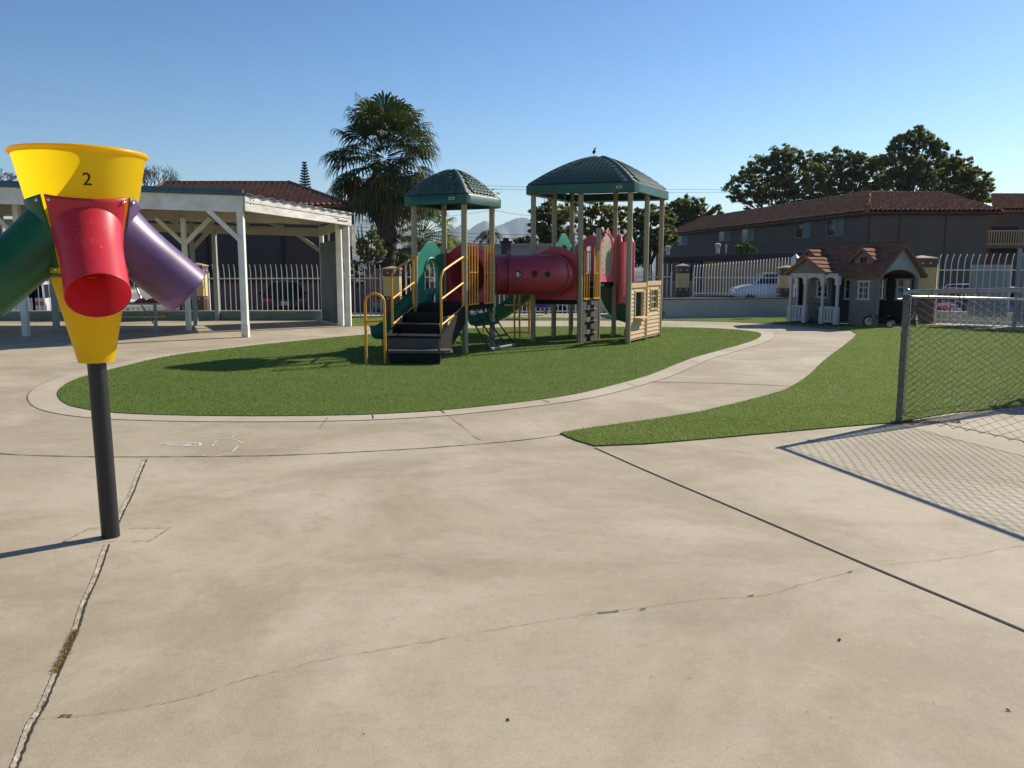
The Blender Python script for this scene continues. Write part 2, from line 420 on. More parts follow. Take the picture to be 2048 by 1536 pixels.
right_px = [(1120, 868), (1150, 881), (1190, 893), (1290, 889), (1400, 880), (1500, 871), (1600, 862), (1700, 853), (1790, 846), (1860, 834), (1905, 826), (1960, 822), (2048, 812), (2200, 800), (2500, 780), (2700, 720), (2300, 672), (2048, 661), (1960, 657), (1900, 651.5),
            (1830, 649), (1760, 650), (1690, 650), (1640, 647), (1600, 640), (1580, 636), (1565, 634), (1450, 637.5), (1330, 639), (1160, 636), (930, 634), (690, 633), (690, 653), (740, 651.5), (830, 646), (930, 641.5), (1160, 641), (1340, 641.5), (1450, 643.5), (1540, 648), (1600, 653),
            (1655, 657.5), (1700, 661), (1713, 668), (1706, 677), (1685, 694), (1655, 716), (1640, 729), (1622, 748), (1600, 764), (1570, 781), (1530, 793), (1480, 806), (1400, 825), (1300, 841), (1200, 855), (1150, 862)]
rgt = [G(x, y) for x, y in right_px]
def turf(poly, name):
    return tag(MB().poly(poly, -.02, .012).build(name, 'turf_base'), kind='structure')
turf(isl_s, 'turf_ground'); turf(rgt, 'turf_ground')
def blades(poly, name, n, label, ymax=99, dens_pow=1.6, m='turf_blade'):
    P = np.array(poly); x0, y0 = P.min(0); x1, y1 = P.max(0); y1 = min(y1, ymax); x1 = min(x1, 18)
    got = []; tot = 0
    while tot < n:
        q = np.random.rand(400000, 2)
        c = np.stack([x0+(x1-x0)*q[:, 0], y0+(y1-y0)*q[:, 1]], 1)
        keep = np.random.rand(len(c)) < np.minimum(1, (max(y0, 6)/np.maximum(c[:, 1], 1))**dens_pow)
        c = c[keep]; c = c[in_poly(c, poly)]; got.append(c); tot += len(c)
    c = np.concatenate(got)[:n]; n = len(c)
    far = np.clip(c[:, 1]/12, .8, 2.2)
    a = np.random.rand(n)*2*np.pi; w_ = (.0035+.003*np.random.rand(n))*far; h = .010+.014*np.random.rand(n)
    lean = np.random.randn(n, 2)*.013+np.array([.003, -.004])
    dx, dy = np.cos(a)*w_, np.sin(a)*w_
    v = np.zeros((n, 3, 3)); v[:, 0, 0] = c[:, 0]-dx; v[:, 0, 1] = c[:, 1]-dy; v[:, 1, 0] = c[:, 0]+dx; v[:, 1, 1] = c[:, 1]+dy; v[:, :2, 2] = .008
    v[:, 2, 0] = c[:, 0]+lean[:, 0]; v[:, 2, 1] = c[:, 1]+lean[:, 1]; v[:, 2, 2] = .012+h
    o = np_mesh(name, v.reshape(-1, 3), np.arange(3*n).reshape(-1, 3), m)
    return tag(o, label, 'grass', kind='stuff')
blades(isl_s, 'grass', 260000, 'short green artificial grass on the oval island under the climbing structure')
blades(rgt, 'grass', 300000, 'short green artificial grass right of the curving path and by the fence', dens_pow=1.9, m='turf_blade_lit')

def ribbon(px_pts, width, z, name, m, jitter=0.0, sub=5, wvar=0.0, kind='structure', world=False):
    P = [V((*(G(x, y) if not world else (x, y)), 0)) for x, y in px_pts]
    P = catmull(P, sub); mb = MB(); vs = []; n = len(P)
    for i, p in enumerate(P):
        t = (P[min(i+1, n-1)]-P[max(i-1, 0)]).normalized(); q = V((-t.y, t.x, 0))
        p = p+q*random.uniform(-jitter, jitter); wd = width*(1+random.uniform(-wvar, wvar))/2
        vs += [p+q*wd+V((0, 0, z)), p-q*wd+V((0, 0, z))]
    mb.add(vs, [(2*i, 2*i+1, 2*i+3, 2*i+2) for i in range(n-1)])
    return tag(mb.build(name, m), kind=kind)
ribbon([(1190, 896), (1300, 945), (1500, 1030), (1740, 1133), (1900, 1200), (2048, 1262), (2300, 1370), (2600, 1500)], .02, .004, 'pavement_joint', 'joint', 0, 6, .1)
ribbon([(1190, 894.6), (1300, 943.6), (1500, 1028.6), (1740, 1131.6), (1900, 1198.5), (2048, 1260)], .035, .002, 'pavement_joint', 'curb_concrete', 0, 6, .3)
ribbon([(-300, 880), (-60, 903), (60, 911), (200, 914), (330, 914), (450, 913), (560, 911), (700, 905), (830, 898), (950, 889), (1050, 880), (1122, 870)], .014, .004, 'pavement_joint', 'joint', .003, 8, .4)
ribbon([(290, 917), (272, 958), (262, 985), (240, 1030), (228, 1062)], .026, .003, 'pavement_joint', 'grout', .0007, 16, .10)
ribbon([(294, 920), (278, 958), (268, 985), (246, 1030), (233, 1060)], .009, .0055, 'pavement_joint', 'joint', .0015, 16, .5)
ribbon([(212, 1090), (190, 1155), (168, 1205), (150, 1260), (118, 1335), (85, 1410), (60, 1450), (35, 1520), (12, 1580)], .026, .003, 'pavement_joint', 'grout', .0007, 16, .10)
ribbon([(219, 1090), (197, 1155), (174, 1205), (157, 1260), (124, 1335), (92, 1410), (67, 1455), (42, 1520), (20, 1580)], .009, .0055, 'pavement_joint', 'joint', .0008, 16, .5)
ribbon([(60, 1438), (130, 1434), (200, 1428), (300, 1412), (380, 1395), (480, 1362), (560, 1342), (640, 1322), (760, 1300), (900, 1276), (1024, 1254), (1120, 1238), (1210, 1225), (1300, 1214), (1400, 1200), (1500, 1194), (1540, 1188), (1620, 1165), (1740, 1135),
        (1800, 1127), (1860, 1122), (1940, 1112), (2000, 1098), (2060, 1090)], .0019, .004, 'pavement_crack', 'crack', .007, 9, .9)
for a in ([(1196, 1227), (1212, 1226), (1238, 1223)], [(1280, 1220), (1292, 1219)], [(1495, 1193), (1508, 1192)], [(1697, 1146), (1706, 1144)], [(120, 1433), (145, 1433)]):
    ribbon(a, .008, .005, 'pavement_crack', 'joint', .002, 4, .4)
ribbon([(878, 821), (905, 838), (945, 870), (973, 884)], .006, .004, 'pavement_crack', 'crack', .01, 6, .8)
ribbon([(1295, 764), (1400, 766), (1500, 769), (1592, 773)], .022, .004, 'pavement_joint', 'joint', 0, 4)
ribbon([(1440, 701), (1550, 702), (1668, 704)], .02, .004, 'pavement_joint', 'joint', 0, 4)
ribbon([(640, 856), (655, 836)], .008, .004, 'pavement_joint', 'crack', 0, 4)
for a, b in (((880, 821), (890, 826)), ((1085, 801), (1100, 806)), ((1255, 768), (1275, 773)), ((745, 831), (747, 838)), ((1380, 722), (1398, 726))):
    ribbon([a, b], .012, .009, 'kerb_joint', 'joint', 0, 3)
# square patch of newer concrete round the pole foot
pc = V((*G(222, 1072), 0))
for k, (a, b) in enumerate((((-.22, -.13), (.28, -.10)), ((.28, -.10), (.30, .16)), ((.30, .16), (-.2, .14)), ((-.2, .14), (-.22, -.13)))):
    ribbon([(pc.x+a[0], pc.y+a[1]), (pc.x+(a[0]+b[0])/2, pc.y+(a[1]+b[1])/2), (pc.x+b[0], pc.y+b[1])], .005, .0065, 'pavement_crack', 'crack', .005, 8, .9, world=True)
# chalk scribble
def chalk(pts, wd=.012): return [V((*G(x, y), .004)) for x, y in pts], wd
mbc = MB()
for pts, wd in (chalk([(320, 888), (345, 890), (370, 889), (372, 884), (345, 886), (322, 890)]), chalk([(365, 893), (385, 886), (403, 888), (395, 893), (372, 892), (390, 889), (400, 890)], .03), chalk([(410, 882), (432, 878), (455, 877), (475, 870), (500, 862)]),
                chalk([(425, 893), (432, 883), (450, 877), (470, 880), (480, 885), (488, 887), (470, 887)]), chalk([(405, 911), (420, 914), (445, 911), (462, 906), (478, 891)]), chalk([(470, 868), (466, 866)]), chalk([(535, 895), (570, 897), (600, 898), (650, 892)], .008)):
    P = catmull(pts, 6); vs = []
    for i, p in enumerate(P):
        t = (P[min(i+1, len(P)-1)]-P[max(i-1, 0)]).normalized(); q = V((-t.y, t.x, 0)); ww = wd*random.uniform(.3, 1.1)/2; p = p+q*random.uniform(-.006, .006)
        vs += [p+q*ww, p-q*ww]
    mbc.add(vs, [(2*i, 2*i+1, 2*i+3, 2*i+2) for i in range(len(P)-1) if i % 5 != 3])
tag(mbc.build('chalk_drawing', 'chalk'), 'faint white chalk scribble on the beige pavement near the joint', 'chalk drawing')
# weeds in the joint
n = 1100; t = np.random.rand(n); a = np.array(G(153, 1262)); b = np.array(G(112, 1345))
c = a+(b-a)*t[:, None]+np.random.randn(n, 2)*np.array([.006, .006]); ang = np.random.rand(n)*6.28; w_ = .003; h = .002+.007*np.random.rand(n)
v = np.zeros((n, 3, 3)); v[:, 0, 0] = c[:, 0]-np.cos(ang)*w_; v[:, 0, 1] = c[:, 1]-np.sin(ang)*w_; v[:, 1, 0] = c[:, 0]+np.cos(ang)*w_; v[:, 1, 1] = c[:, 1]+np.sin(ang)*w_
v[:, 2, :2] = c+np.random.randn(n, 2)*.01; v[:, :2, 2] = .003; v[:, 2, 2] = .003+h
tag(np_mesh('weeds', v.reshape(-1, 3), np.arange(3*n).reshape(-1, 3), 'weed'), 'dry yellow brown weeds in the pavement joint', 'weeds', kind='stuff')
# small bits of debris on the slab, leaf litter below the chain link post
def litter(name, label, centres, m, cat='leaf litter'):
    mb = MB()
    for x, y, s in centres:
        a = random.random()*6.28; q = V((math.cos(a), math.sin(a), random.uniform(-.2, .4)))*s; r = V((-math.sin(a), math.cos(a), random.uniform(-.2, .5)))*s*.6
        p = V((x, y, .003+s*.12)); mb.add([p-q, p-r*.8, p+q, p+r], [(0, 1, 2, 3)])
    return tag(mb.build(name, m, recalc=False), label, cat, kind='stuff')
pb = G(1800, 846)
litter('leaves', 'dry brown leaf litter at the foot of the chain link post', [(pb[0]+abs(random.gauss(0, .35))-.12, pb[1]+random.gauss(.03, .05)+.0, random.uniform(.008, .03)) for _ in range(260)], 'leaf_litter')
litter('debris', 'small dark crumbs scattered on the beige pavement', [(*G(x, y), random.uniform(.002, .005)) for x, y in [(random.uniform(0, 2048), random.uniform(930, 1530)) for _ in range(45)]]+[(*G(1678, 1282), .015), (*G(2016, 1442-20), .012), (*G(1015, 1442), .012), (*G(1860, 863), .018)], 'joint', 'debris')

# ================================================================ BALL FUNNEL TOY
bx, by = G(222, 1073)
toy = thing('ball_funnel', 'yellow funnel with red, green and purple chutes on a black pole, marked 2', 'playground toy', (bx, by, 0))
ax_t = (-.03, 0)          # slight lean of the pole
def cone_r(z): return .097+(z-1.065)*(.345-.097)/(2.245-1.065)
def cx(z): return bx+ax_t[0]*z/2.2
def cy(z): return by+ax_t[1]*z/2.2
mb = MB(); mb.tube([(bx, by, -.05), (cx(1.12), cy(1.12), 1.12)], .0515, 40); mb.build('pole', 'black_paint', toy, smooth=40)
def cone_surface(z0, z1, a0, a1, off, nz=14, na=48):
    mb = MB(); vs = []
    for i in range(nz+1):
        z = z0+(z1-z0)*i/nz
        for k in range(na+1):
            a = a0+(a1-a0)*k/na; r = cone_r(z)+off
            vs.append((cx(z)+r*math.cos(a), cy(z)+r*math.sin(a), z))
    mb.add(vs, [(i*(na+1)+k, i*(na+1)+k+1, (i+1)*(na+1)+k+1, (i+1)*(na+1)+k) for i in range(nz) for k in range(na)])
    return mb
mb = cone_surface(1.065, 2.245, 0, 2*math.pi, 0, 20, 96)
mb.lathe([(.097, 1.068), (.05, 1.068)], (cx(1.06), cy(1.06), 0), 48, capb=False, capt=False)
mb.lathe([(cone_r(1.62), 1.62), (cone_r(1.62)+.012, 1.612), (cone_r(1.6)+.012, 1.585), (cone_r(1.58), 1.578)], (cx(1.6), cy(1.6), 0), 64, capb=False, capt=False)
fun = mb.build('funnel', 'yellow_plastic', toy, smooth=50, recalc=False)
mb = MB(); R = cone_r(2.245)
mb.tube([(cx(2.25)+R*math.cos(a), cy(2.25)+R*math.sin(a), 2.25) for a in np.linspace(0, 2*math.pi, 97)[:-1]], .0155, 12, closed=True)
mb.build('rim', 'yellow_plastic', fun, smooth=60)
# the digit
def view_az(z): return math.atan2(0-cy(z), 0-cx(z))
fc = bpy.data.curves.new('digit', 'FONT'); fc.body = '2'; fc.size = .093; fc.extrude = .001; fc.align_x = 'CENTER'; fc.offset = .0009
fo = bpy.data.objects.new('tmp', fc); COL.objects.link(fo)
bpy.context.view_layer.update(); dg = bpy.context.evaluated_depsgraph_get(); me = bpy.data.meshes.new_from_object(fo.evaluated_get(dg))
bpy.data.objects.remove(fo); z0 = 2.055; dig_az = view_az(2.06)+.085
for v_ in me.vertices:                    # wrap the digit round the cone
    z = z0+v_.co.y; a = dig_az+v_.co.x/cone_r(z); r = cone_r(z)+.0015+(v_.co.z if v_.co.z > 0 else 0)
    v_.co = (cx(z)+r*math.cos(a)-bx, cy(z)+r*math.sin(a)-by, z)
me.materials.clear(); me.materials.append(MATS['black_print'])
o = bpy.data.objects.new('digit', me); COL.objects.link(o); o.parent = fun
# chutes
AZ0 = math.radians(-59)
def chute(az, m, lab):
    d = V((math.cos(az), math.sin(az), 0)); e = V((-d.y, d.x, 0)); dn = (d*.74-UP*.67).normalized()
    zc = 1.90; c0 = V((cx(zc), cy(zc), zc))+d*.06; Rt = .160; L0, L1 = .0, .645
    u = e; q = dn.cross(u).normalized()
    mb = MB(); rings = []; N = 48
    for k in range(17):
        t = L0+(L1-L0)*k/16; p = c0+dn*t; fl_ = 1+.34*max(0, 1-t/.40)**2; rings.append([p+(u*math.cos(2*math.pi*j/N)+q*math.sin(2*math.pi*j/N))*Rt*fl_ for j in range(N)])
    # keep only what lies outside the funnel
    vs = [p for r in rings for p in r]; fs = []
    for i in range(16):
        for j in range(N):
            f = (i*N+j, i*N+(j+1) % N, (i+1)*N+(j+1) % N, (i+1)*N+j); ok = 0
            for t in f:
                p = vs[t]
                if math.hypot(p.x-cx(p.z), p.y-cy(p.z)) > cone_r(p.z)-.01: ok += 1
            if ok >= 2: fs.append(f)
    mb.add(vs, fs)
    ch = mb.build('chute', m, toy, smooth=60, recalc=False, label=lab)
    bk = MB(); p = c0+dn*.30; bk.add([p+(u*math.cos(a)+q*math.sin(a))*(Rt*1.02) for a in np.linspace(0, 2*math.pi, 33)[:-1]], [tuple(range(32))]); bk.build('inner_wall', m, ch)
    # lip at the mouth
    lip = MB(); p = c0+dn*L1
    lip.tube([p+(u*math.cos(a)+q*math.sin(a))*(Rt-.002) for a in np.linspace(0, 2*math.pi, 65)[:-1]], .0035, 8, closed=True)
    lip.build('lip', m, ch, smooth=60)
    # four-cornered flange bolted over the cone
    fl = MB(); vs = []; nz, na = 18, 30
    for i in range(nz+1):
        v_ = i/nz; z = 1.56+(2.005-1.56)*v_
        half = .74
        for k in range(na+1):
            s = -1+2*k/na; z2 = z-(0.022*(1-s*s) if v_ > .5 else 0)*(2*v_-1)
            a = az+s*half; r = cone_r(z2)+.009
            vs.append((cx(z2)+r*math.cos(a), cy(z2)+r*math.sin(a), z2))
    fl.add(vs, [(i*(na+1)+k, i*(na+1)+k+1, (i+1)*(na+1)+k+1, (i+1)*(na+1)+k) for i in range(nz) for k in range(na)])
    fo = fl.build('flange', m, ch, smooth=60, recalc=False)
    sm = fo.modifiers.new('thickness', 'SOLIDIFY'); sm.thickness = .007; sm.offset = -1
    for sx in (-1, 1):
        for sz in (1.975, 1.605):
            a = az+sx*.655; r = cone_r(sz)+.011; p = V((cx(sz)+r*math.cos(a), cy(sz)+r*math.sin(a), sz)); nn = V((math.cos(a), math.sin(a), -.24)).normalized()
            b = MB(); b.lathe([(.011, 0), (.011, .004), (.007, .009), (.0, .0105)], p, 14, axis=nn, capt=False); b.build('bolt', 'bolt_metal', fo, smooth=50)
    sc = MB()
    for _ in range(15):
        a = random.gauss(math.pi*.5, .38); t = random.uniform(.24, .46); ln = random.uniform(.003, .018); wd = random.uniform(.0005, .0018)
        def sp(a, t): return c0+dn*t-(u*math.cos(a)+q*math.sin(a))*-(Rt*(1+.34*max(0, 1-t/.40)**2)+.0015)
        da = random.uniform(-.06, .06); p0, p1 = sp(a, t), sp(a+da, t+ln); sd = (p1-p0).cross((u*math.cos(a)+q*math.sin(a))).normalized()*wd
        sc.add([p0-sd*.4, p0+sd*.4, p1+sd, p1-sd], [(0, 1, 2, 3)])
    tag(sc.build('scuff_marks', 'scuff', ch, recalc=False), kind='stuff')
    return ch
chute(AZ0, 'red_plastic', 'red chute opening towards the viewer')
chute(AZ0+math.pi/2, 'purple_plastic', 'purple chute pointing right')
chute(AZ0-math.pi/2, 'green_plastic', 'dark green chute pointing left')

# ================================================================ CHAIN LINK FENCE
px_, py_ = G(1797, 845)
cl = thing('chain_link_fence', 'galvanised chain link fence with round corner post beside the turf', 'fence', (px_, py_, 0))
P0 = V((px_, py_, 0)); dA = V((.29, -.957, 0)).normalized(); dB = V((.865, .50, 0)).normalized()
mb = MB(); mb.tube([P0+V((0, 0, -.05)), P0+V((.0, 0, 1.36))], .031, 24); mb.build('corner_post', 'post_steel', cl, smooth=40)
mb = MB(); mb.lathe([(.036, 1.345), (.036, 1.375), (.03, 1.395), (.016, 1.41), (0, 1.414)], P0, 24, capt=False); mb.build('post_cap', 'galvanised', cl, smooth=50)
for z in (.12, .55, .93, 1.29, 1.33):
    mb = MB(); mb.lathe([(.034, -.011), (.037, -.009), (.037, .009), (.034, .011)], P0+V((0, 0, z)), 24)
    mb.box(P0+V((.044, .0, z)), (.022, .006, .018)); mb.tube([P0+V((.05, -.012, z)), P0+V((.05, .014, z))], .005, 8); mb.build('band', 'post_steel', cl, smooth=40)
def railz_A(t): return 1.375+.055*t/1.45
def railz_B(t): return 1.325-.03*t
def link_mesh(d, L, ztop, zbot, name, bulge, dm=.08):
    nrm = V((-d.y, d.x, 0)); mb = MB(); nw = int(L/dm); r = .0036
    for i in range(nw):
        s = .04+i*dm; zt, zb = ztop(s)+.018, zbot(s); nh = int(round((zt-zb)/.036)); pts = []
        for j in range(nh+1):
            z = zt-(zt-zb)*j/nh; x = s+((-1)**(i+j))*(dm/2-.0015)
            pts.append(P0+d*x+nrm*(bulge*math.sin(x*2.3)*math.sin(math.pi*j/nh)+((-1)**j)*.003*((-1)**i))+UP*z)
        mb.tube(pts, r, 4, cap=False)
    return mb.build(name, 'galv_wire', cl, recalc=False)
mA = link_mesh(dA, 3.6, railz_A, lambda s: .03+.05*min(1, s), 'mesh_panel', .05)
mB = link_mesh(dB, 6.0, railz_B, lambda s: .01, 'mesh_panel', .02)
for d, L, fz, r in ((dA, 3.7, railz_A, .021), (dB, 6.2, railz_B, .016)):
    mb = MB(); mb.tube([P0+d*.02+UP*fz(0), P0+d*L+UP*fz(L)], r, 18); mb.build('top_rail', 'galvanised', cl, smooth=40)
    mb = MB(); mb.tube([P0+d*.03+UP*(.09+.0), P0+d*L*.5+UP*(.10), P0+d*L+UP*.12], .003, 6)
    mb.tube([P0+d*.03+UP*(fz(0)-.05), P0+d*L*.4+UP*(fz(L*.4)-.075), P0+d*L+UP*(fz(L)-.06)], .0025, 6); mb.build('tension_wire', 'galv_wire', cl)
    mb = MB(); mb.tube([P0+d*L+UP*-.05, P0+d*L+UP*(fz(L)+.03)], .03, 18); mb.build('line_post', 'post_steel', cl, smooth=40)
    for k in range(int(L/.55)):
        s = .35+k*.55; mb = MB(); mb.tube([P0+d*s+UP*fz(s)+(UP*math.cos(a)+V((-d.y, d.x, 0))*math.sin(a))*(r+.003) for a in np.linspace(0, 2*math.pi, 13)[:-1]], .0022, 5, closed=True); mb.build('tie_wire', 'galv_wire', cl)
mb = MB(); mb.beam(P0+V((.045, -.006, .08)), P0+V((.045, -.006, 1.33)), .012, .004, up=dA); mb.build('tension_bar', 'galvanised', cl)
# latch stub on the post
mb = MB(); mb.tube([P0+V((-.03, .0, .99)), P0+V((-.075, -.01, .995))], .011, 12); mb.lathe([(.014, 0), (.014, .012)], P0+V((-.075, -.01, .995)), 12, axis=(-1, 0, 0)); mb.build('latch', 'lamp_clear', cl, smooth=40)

# ================================================================ CLIMBING STRUCTURE
A = V((-.90, 15.85, 0)); Lf = V((-1.90, 16.35, 0)); Rr = V((-.40, 16.85, 0)); Bk = V((-1.40, 17.35, 0))
P1 = V((1.48, 18.15, 0)); P2 = V((2.5, 17.85, 0)); P4 = V((.47, 18.5, 0)); P5 = V((.98, 19.5, 0)); P6 = V((1.45, 20.4, 0))
P7 = V((2.46, 20.05, 0)); P8 = V((1.97, 19.1, 0)); P9 = V((3.02, 18.87, 0)); P3 = V((3.53, 19.88, 0))
ps = thing('climbing_structure', 'beige post play structure with two green shingled roofs, slides and a red tunnel on turf', 'climbing structure', (.6, 17.8, 0))
U = (Lf-A).normalized(); Wv = (Rr-A).normalized()
DZ = .95; DZ2 = 1.32
def post(p, top, r=.057):
    mb = MB(); mb.lathe([(r, -.1), (r, top-.008), (r-.008, top)], p, 28); mb.build('post', 'play_post', ps, smooth=40)
for p in (A, Lf, Rr, Bk): post(p, 2.95)
for p in (P1, P2, P4, P5, P6, P7, P9, P3): post(p, 3.42)
post(P8, 2.55)
def play_roof(c, ex, ey, hx, hy, z0, z1, za, cols):
    """domed hip roof: band z0..z1, apex za, half sizes hx, hy"""
    ex, ey = V(ex).normalized(), V(ey).normalized(); N = 96; c = V(c)
    def outline(k, rnd):
        pts = []
        for j in range(N):
            a = 2*math.pi*j/N; ca, sa = math.cos(a), math.sin(a); n_ = rnd
            q = (abs(ca)**n_+abs(sa)**n_)**(-1/n_); pts.append((ca*q*hx*k, sa*q*hy*k))
        return pts
    def prof(k): return z1+(za-z1)*(1-k**1.55)
    rings = []
    def ring(k, z, rnd=14): rings.append([c+ex*x+ey*y+UP*z for x, y in outline(k, rnd)])
    ring(.90, z0+.03); ring(.965, z0); ring(1.0, z0+.012); ring(1.0, z1-.012); ring(.985, z1+.004)
    band = MB(); band.loft(rings, cap=False); ro = band.build('roof', 'play_roof_green', ps, smooth=35)
    rings = []
    for k in np.linspace(.985, .02, 26): ring(k, prof(k)+.004, 10)
    dome = MB(); dome.loft(rings); dome.build('roof_shell', 'play_hip', ro, smooth=60)
    rings = []
    for k in np.linspace(.93, .05, 12): ring(k, prof(k)-.07, 10)
    ins = MB(); ins.loft(rings, cap=False); ins.add(rings[-1], [tuple(range(N))]); ins.build('roof_lining', 'play_roof_green', ro, smooth=60)
    for qx in (-1, 1):
        for qy in (-1, 1):
            ks = np.linspace(.985, .03, 22); hp = [c+ex*(hx*k*.925*qx)+ey*(hy*k*.925*qy)+UP*(prof(k)-.03) for k in ks]
            hb = MB(); hb.tube(hp, [.062]*21+[.05], 12); hb.build('hip_rib', 'play_hip', ro, smooth=60)
    sh = MB()
    for d, e, hd, he, nc in ((ey, ex, hy, hx, cols[0]), (-ey, ex, hy, hx, cols[0]), (ex, ey, hx, hy, cols[1]), (-ex, ey, hx, hy, cols[1])):
        nrow = cols[2]
        for r_ in range(nrow):
            k0 = .97-.80*r_/nrow; k1 = k0-.80/nrow*1.25
            half0 = he*k0*.915-.075; cw = 2*he*.9/nc; n_ = int(2*half0/cw)
            for i in range(n_+1):
                s0 = (i-(n_)/2+(.5 if r_ % 2 else 0))*cw
                if abs(s0)+cw/2 > half0: continue
                def pt(f, s, lift):
                    k = k0+(k1-k0)*f; nrm_ = d*.5+UP*.86
                    return c+d*(hd*k)+e*(s)+UP*(prof(k)+.002)+nrm_*lift
                lo = [pt(-.06+.30*(abs(q)**2.2), s0+q*cw*.47, cols[3]) for q in (-1, -.8, -.5, 0, .5, .8, 1)]
                hi = [pt(1, s0-cw*.47, .008), pt(1, s0+cw*.47, .008)]
                lob = [pt(-.02+.30*(abs(q)**2.2), s0+q*cw*.47, -.004) for q in (-1, -.8, -.5, 0, .5, .8, 1)]
                sh.add(lo+hi+lob, [(0, 1, 2, 3, 4, 5, 6, 8, 7)]+[(j, 9+j, 10+j, j+1) for j in range(6)])
    tag(sh.build('shingle_relief', 'play_shingle', ro, recalc=True), kind='stuff')
    return ro
cS = (A+Lf+Rr+Bk)/4
roS = play_roof(cS, U, Wv, .72, .74, 2.82, 3.0, 3.53, (10, 10, 10, .032))
cB = (P2+P4+P3+P6)/4; uB = (P4-P2).normalized(); vB = (P3-P2).normalized()
roB = play_roof(cB, uB, vB, 1.24, 1.29, 3.22, 3.42, 4.12, (21, 21, 17, .022))
def badge(ro, p, nrm):
    nrm = V(nrm).normalized(); e = UP.cross(nrm).normalized(); mb = MB(); mb.box(p, (.13, .008, .055), e, nrm, UP); b = mb.build('name_plate', 'plate_tan', ro, bevel=.003)
    mb = MB(); mb.box(V(p)+nrm*.0055, (.09, .004, .018), e, nrm, UP); mb.build('plate_marking', 'dark_trim', b)
badge(roS, cS-Wv*.742+U*-.40+UP*2.925, -Wv)
nB = (vB-uB*vB.dot(uB)).normalized()
badge(roB, cB-vB*1.292-uB*.88+UP*3.325, uB.cross(UP)*(-1 if uB.cross(UP).dot(vB) > 0 else 1))
# decks
def deck(pts, z, th=.10):
    c = sum(pts, V((0, 0, 0)))/len(pts); mb = MB(); mb.poly([(p.x, p.y) for p in pts], z-th, z); d = mb.build('deck', 'play_step', ps, bevel=.008)
deck([A, Rr, Bk, Lf], DZ); deck([P4, P1, P8, P5], DZ); deck([P5, P8, P7, P6], DZ2)
mb = MB(); mb.beam(P5+UP*(DZ+.14), P8+UP*(DZ+.14), .03, .24); mb.build('riser_panel', 'play_step', ps)
# stairs off the A-Lf side, turning towards the left at the bottom
O = -Wv
mid = (A+Lf)/2
def XP(px, Y): return V((PD(px, 600, Y)[0], Y, 0))
fronts = [(.79, XP(808, 15.62), XP(879, 15.42)), (.63, XP(789, 15.08), XP(879, 14.92)), (.47, XP(773, 14.40), XP(879, 14.25)), (.25, XP(775, 13.98), XP(879, 13.93))]
prevL, prevR = Lf+O*.02, A+O*.02; zp = DZ
for k, (z, fl_, fr_) in enumerate(fronts):
    mb = MB(); mb.poly([(q.x, q.y) for q in (fl_, fr_, prevR, prevL)], z-.045, z)
    dd = (prevR-prevL).normalized(); mb.beam(prevL+UP*((zp-.045+z)/2)-V((0, -.01, 0)), prevR+UP*((zp-.045+z)/2)-V((0, -.01, 0)), .03, zp-.045-z)
    for s in (.2, .5, .8): mb.lathe([(.012, 0), (.012, .006)], prevL.lerp(prevR, s)+V((0, -.006, 0))+UP*((zp+z)/2), 10, axis=(0, -1, 0))
    if k == 3: mb.poly([(q.x, q.y) for q in (fr_+V((-.05, 0, 0)), fr_+V((.08, .02, 0)), fr_+V((.17, .10, 0)), fr_+V((.20, .24, 0)), fr_+V((.17, .38, 0)), fr_+V((.05, .45, 0)), fr_+V((-.05, .45, 0)))], z-.05, z)
    mb.build('step', 'play_step' if k != 3 else 'play_step_grey', ps, bevel=.006)
    prevL, prevR, zp = fl_, fr_, z
mb = MB(); q0, q1 = fronts[3][1], fronts[3][2]; mb.poly([(q.x, q.y) for q in (q0+V((.02, .02, 0)), q1+V((-.01, .02, 0)), fronts[2][2]+V((-.01, .3, 0)), fronts[2][1]+V((.02, .3, 0)))], -.02, .205); mb.build('step_skirt', 'play_step', ps)
mb = MB(); q0, q1 = fronts[2][1], fronts[2][2]; mb.poly([(q.x, q.y) for q in (q0+V((.02, .03, 0)), q1+V((-.01, .03, 0)), fronts[1][2]+V((-.01, .1, 0)), fronts[1][1]+V((.02, .1, 0)))], .05, .425); mb.build('landing_box', 'play_step', ps)
for sd, fe in ((A, [f[2] for f in fronts]), (Lf, [f[1] for f in fronts])):      # side plates under the treads
    e1 = fe[2]+V((0, .1, 0)); mb = MB(); d_ = (e1-sd); ln_ = d_.length; sh_ = V((.02, 0, 0)) if sd is A else V((-.02, 0, 0))
    mb.plate([(0, DZ-.36), (0, DZ-.02), (ln_*.3, .80), (ln_*.62, .64), (ln_, .46), (ln_, .20), (ln_*.72, .14)], [], sd+O*.05+sh_, d_, UP, .03, centre=True); mb.build('stringer', 'play_step', ps)
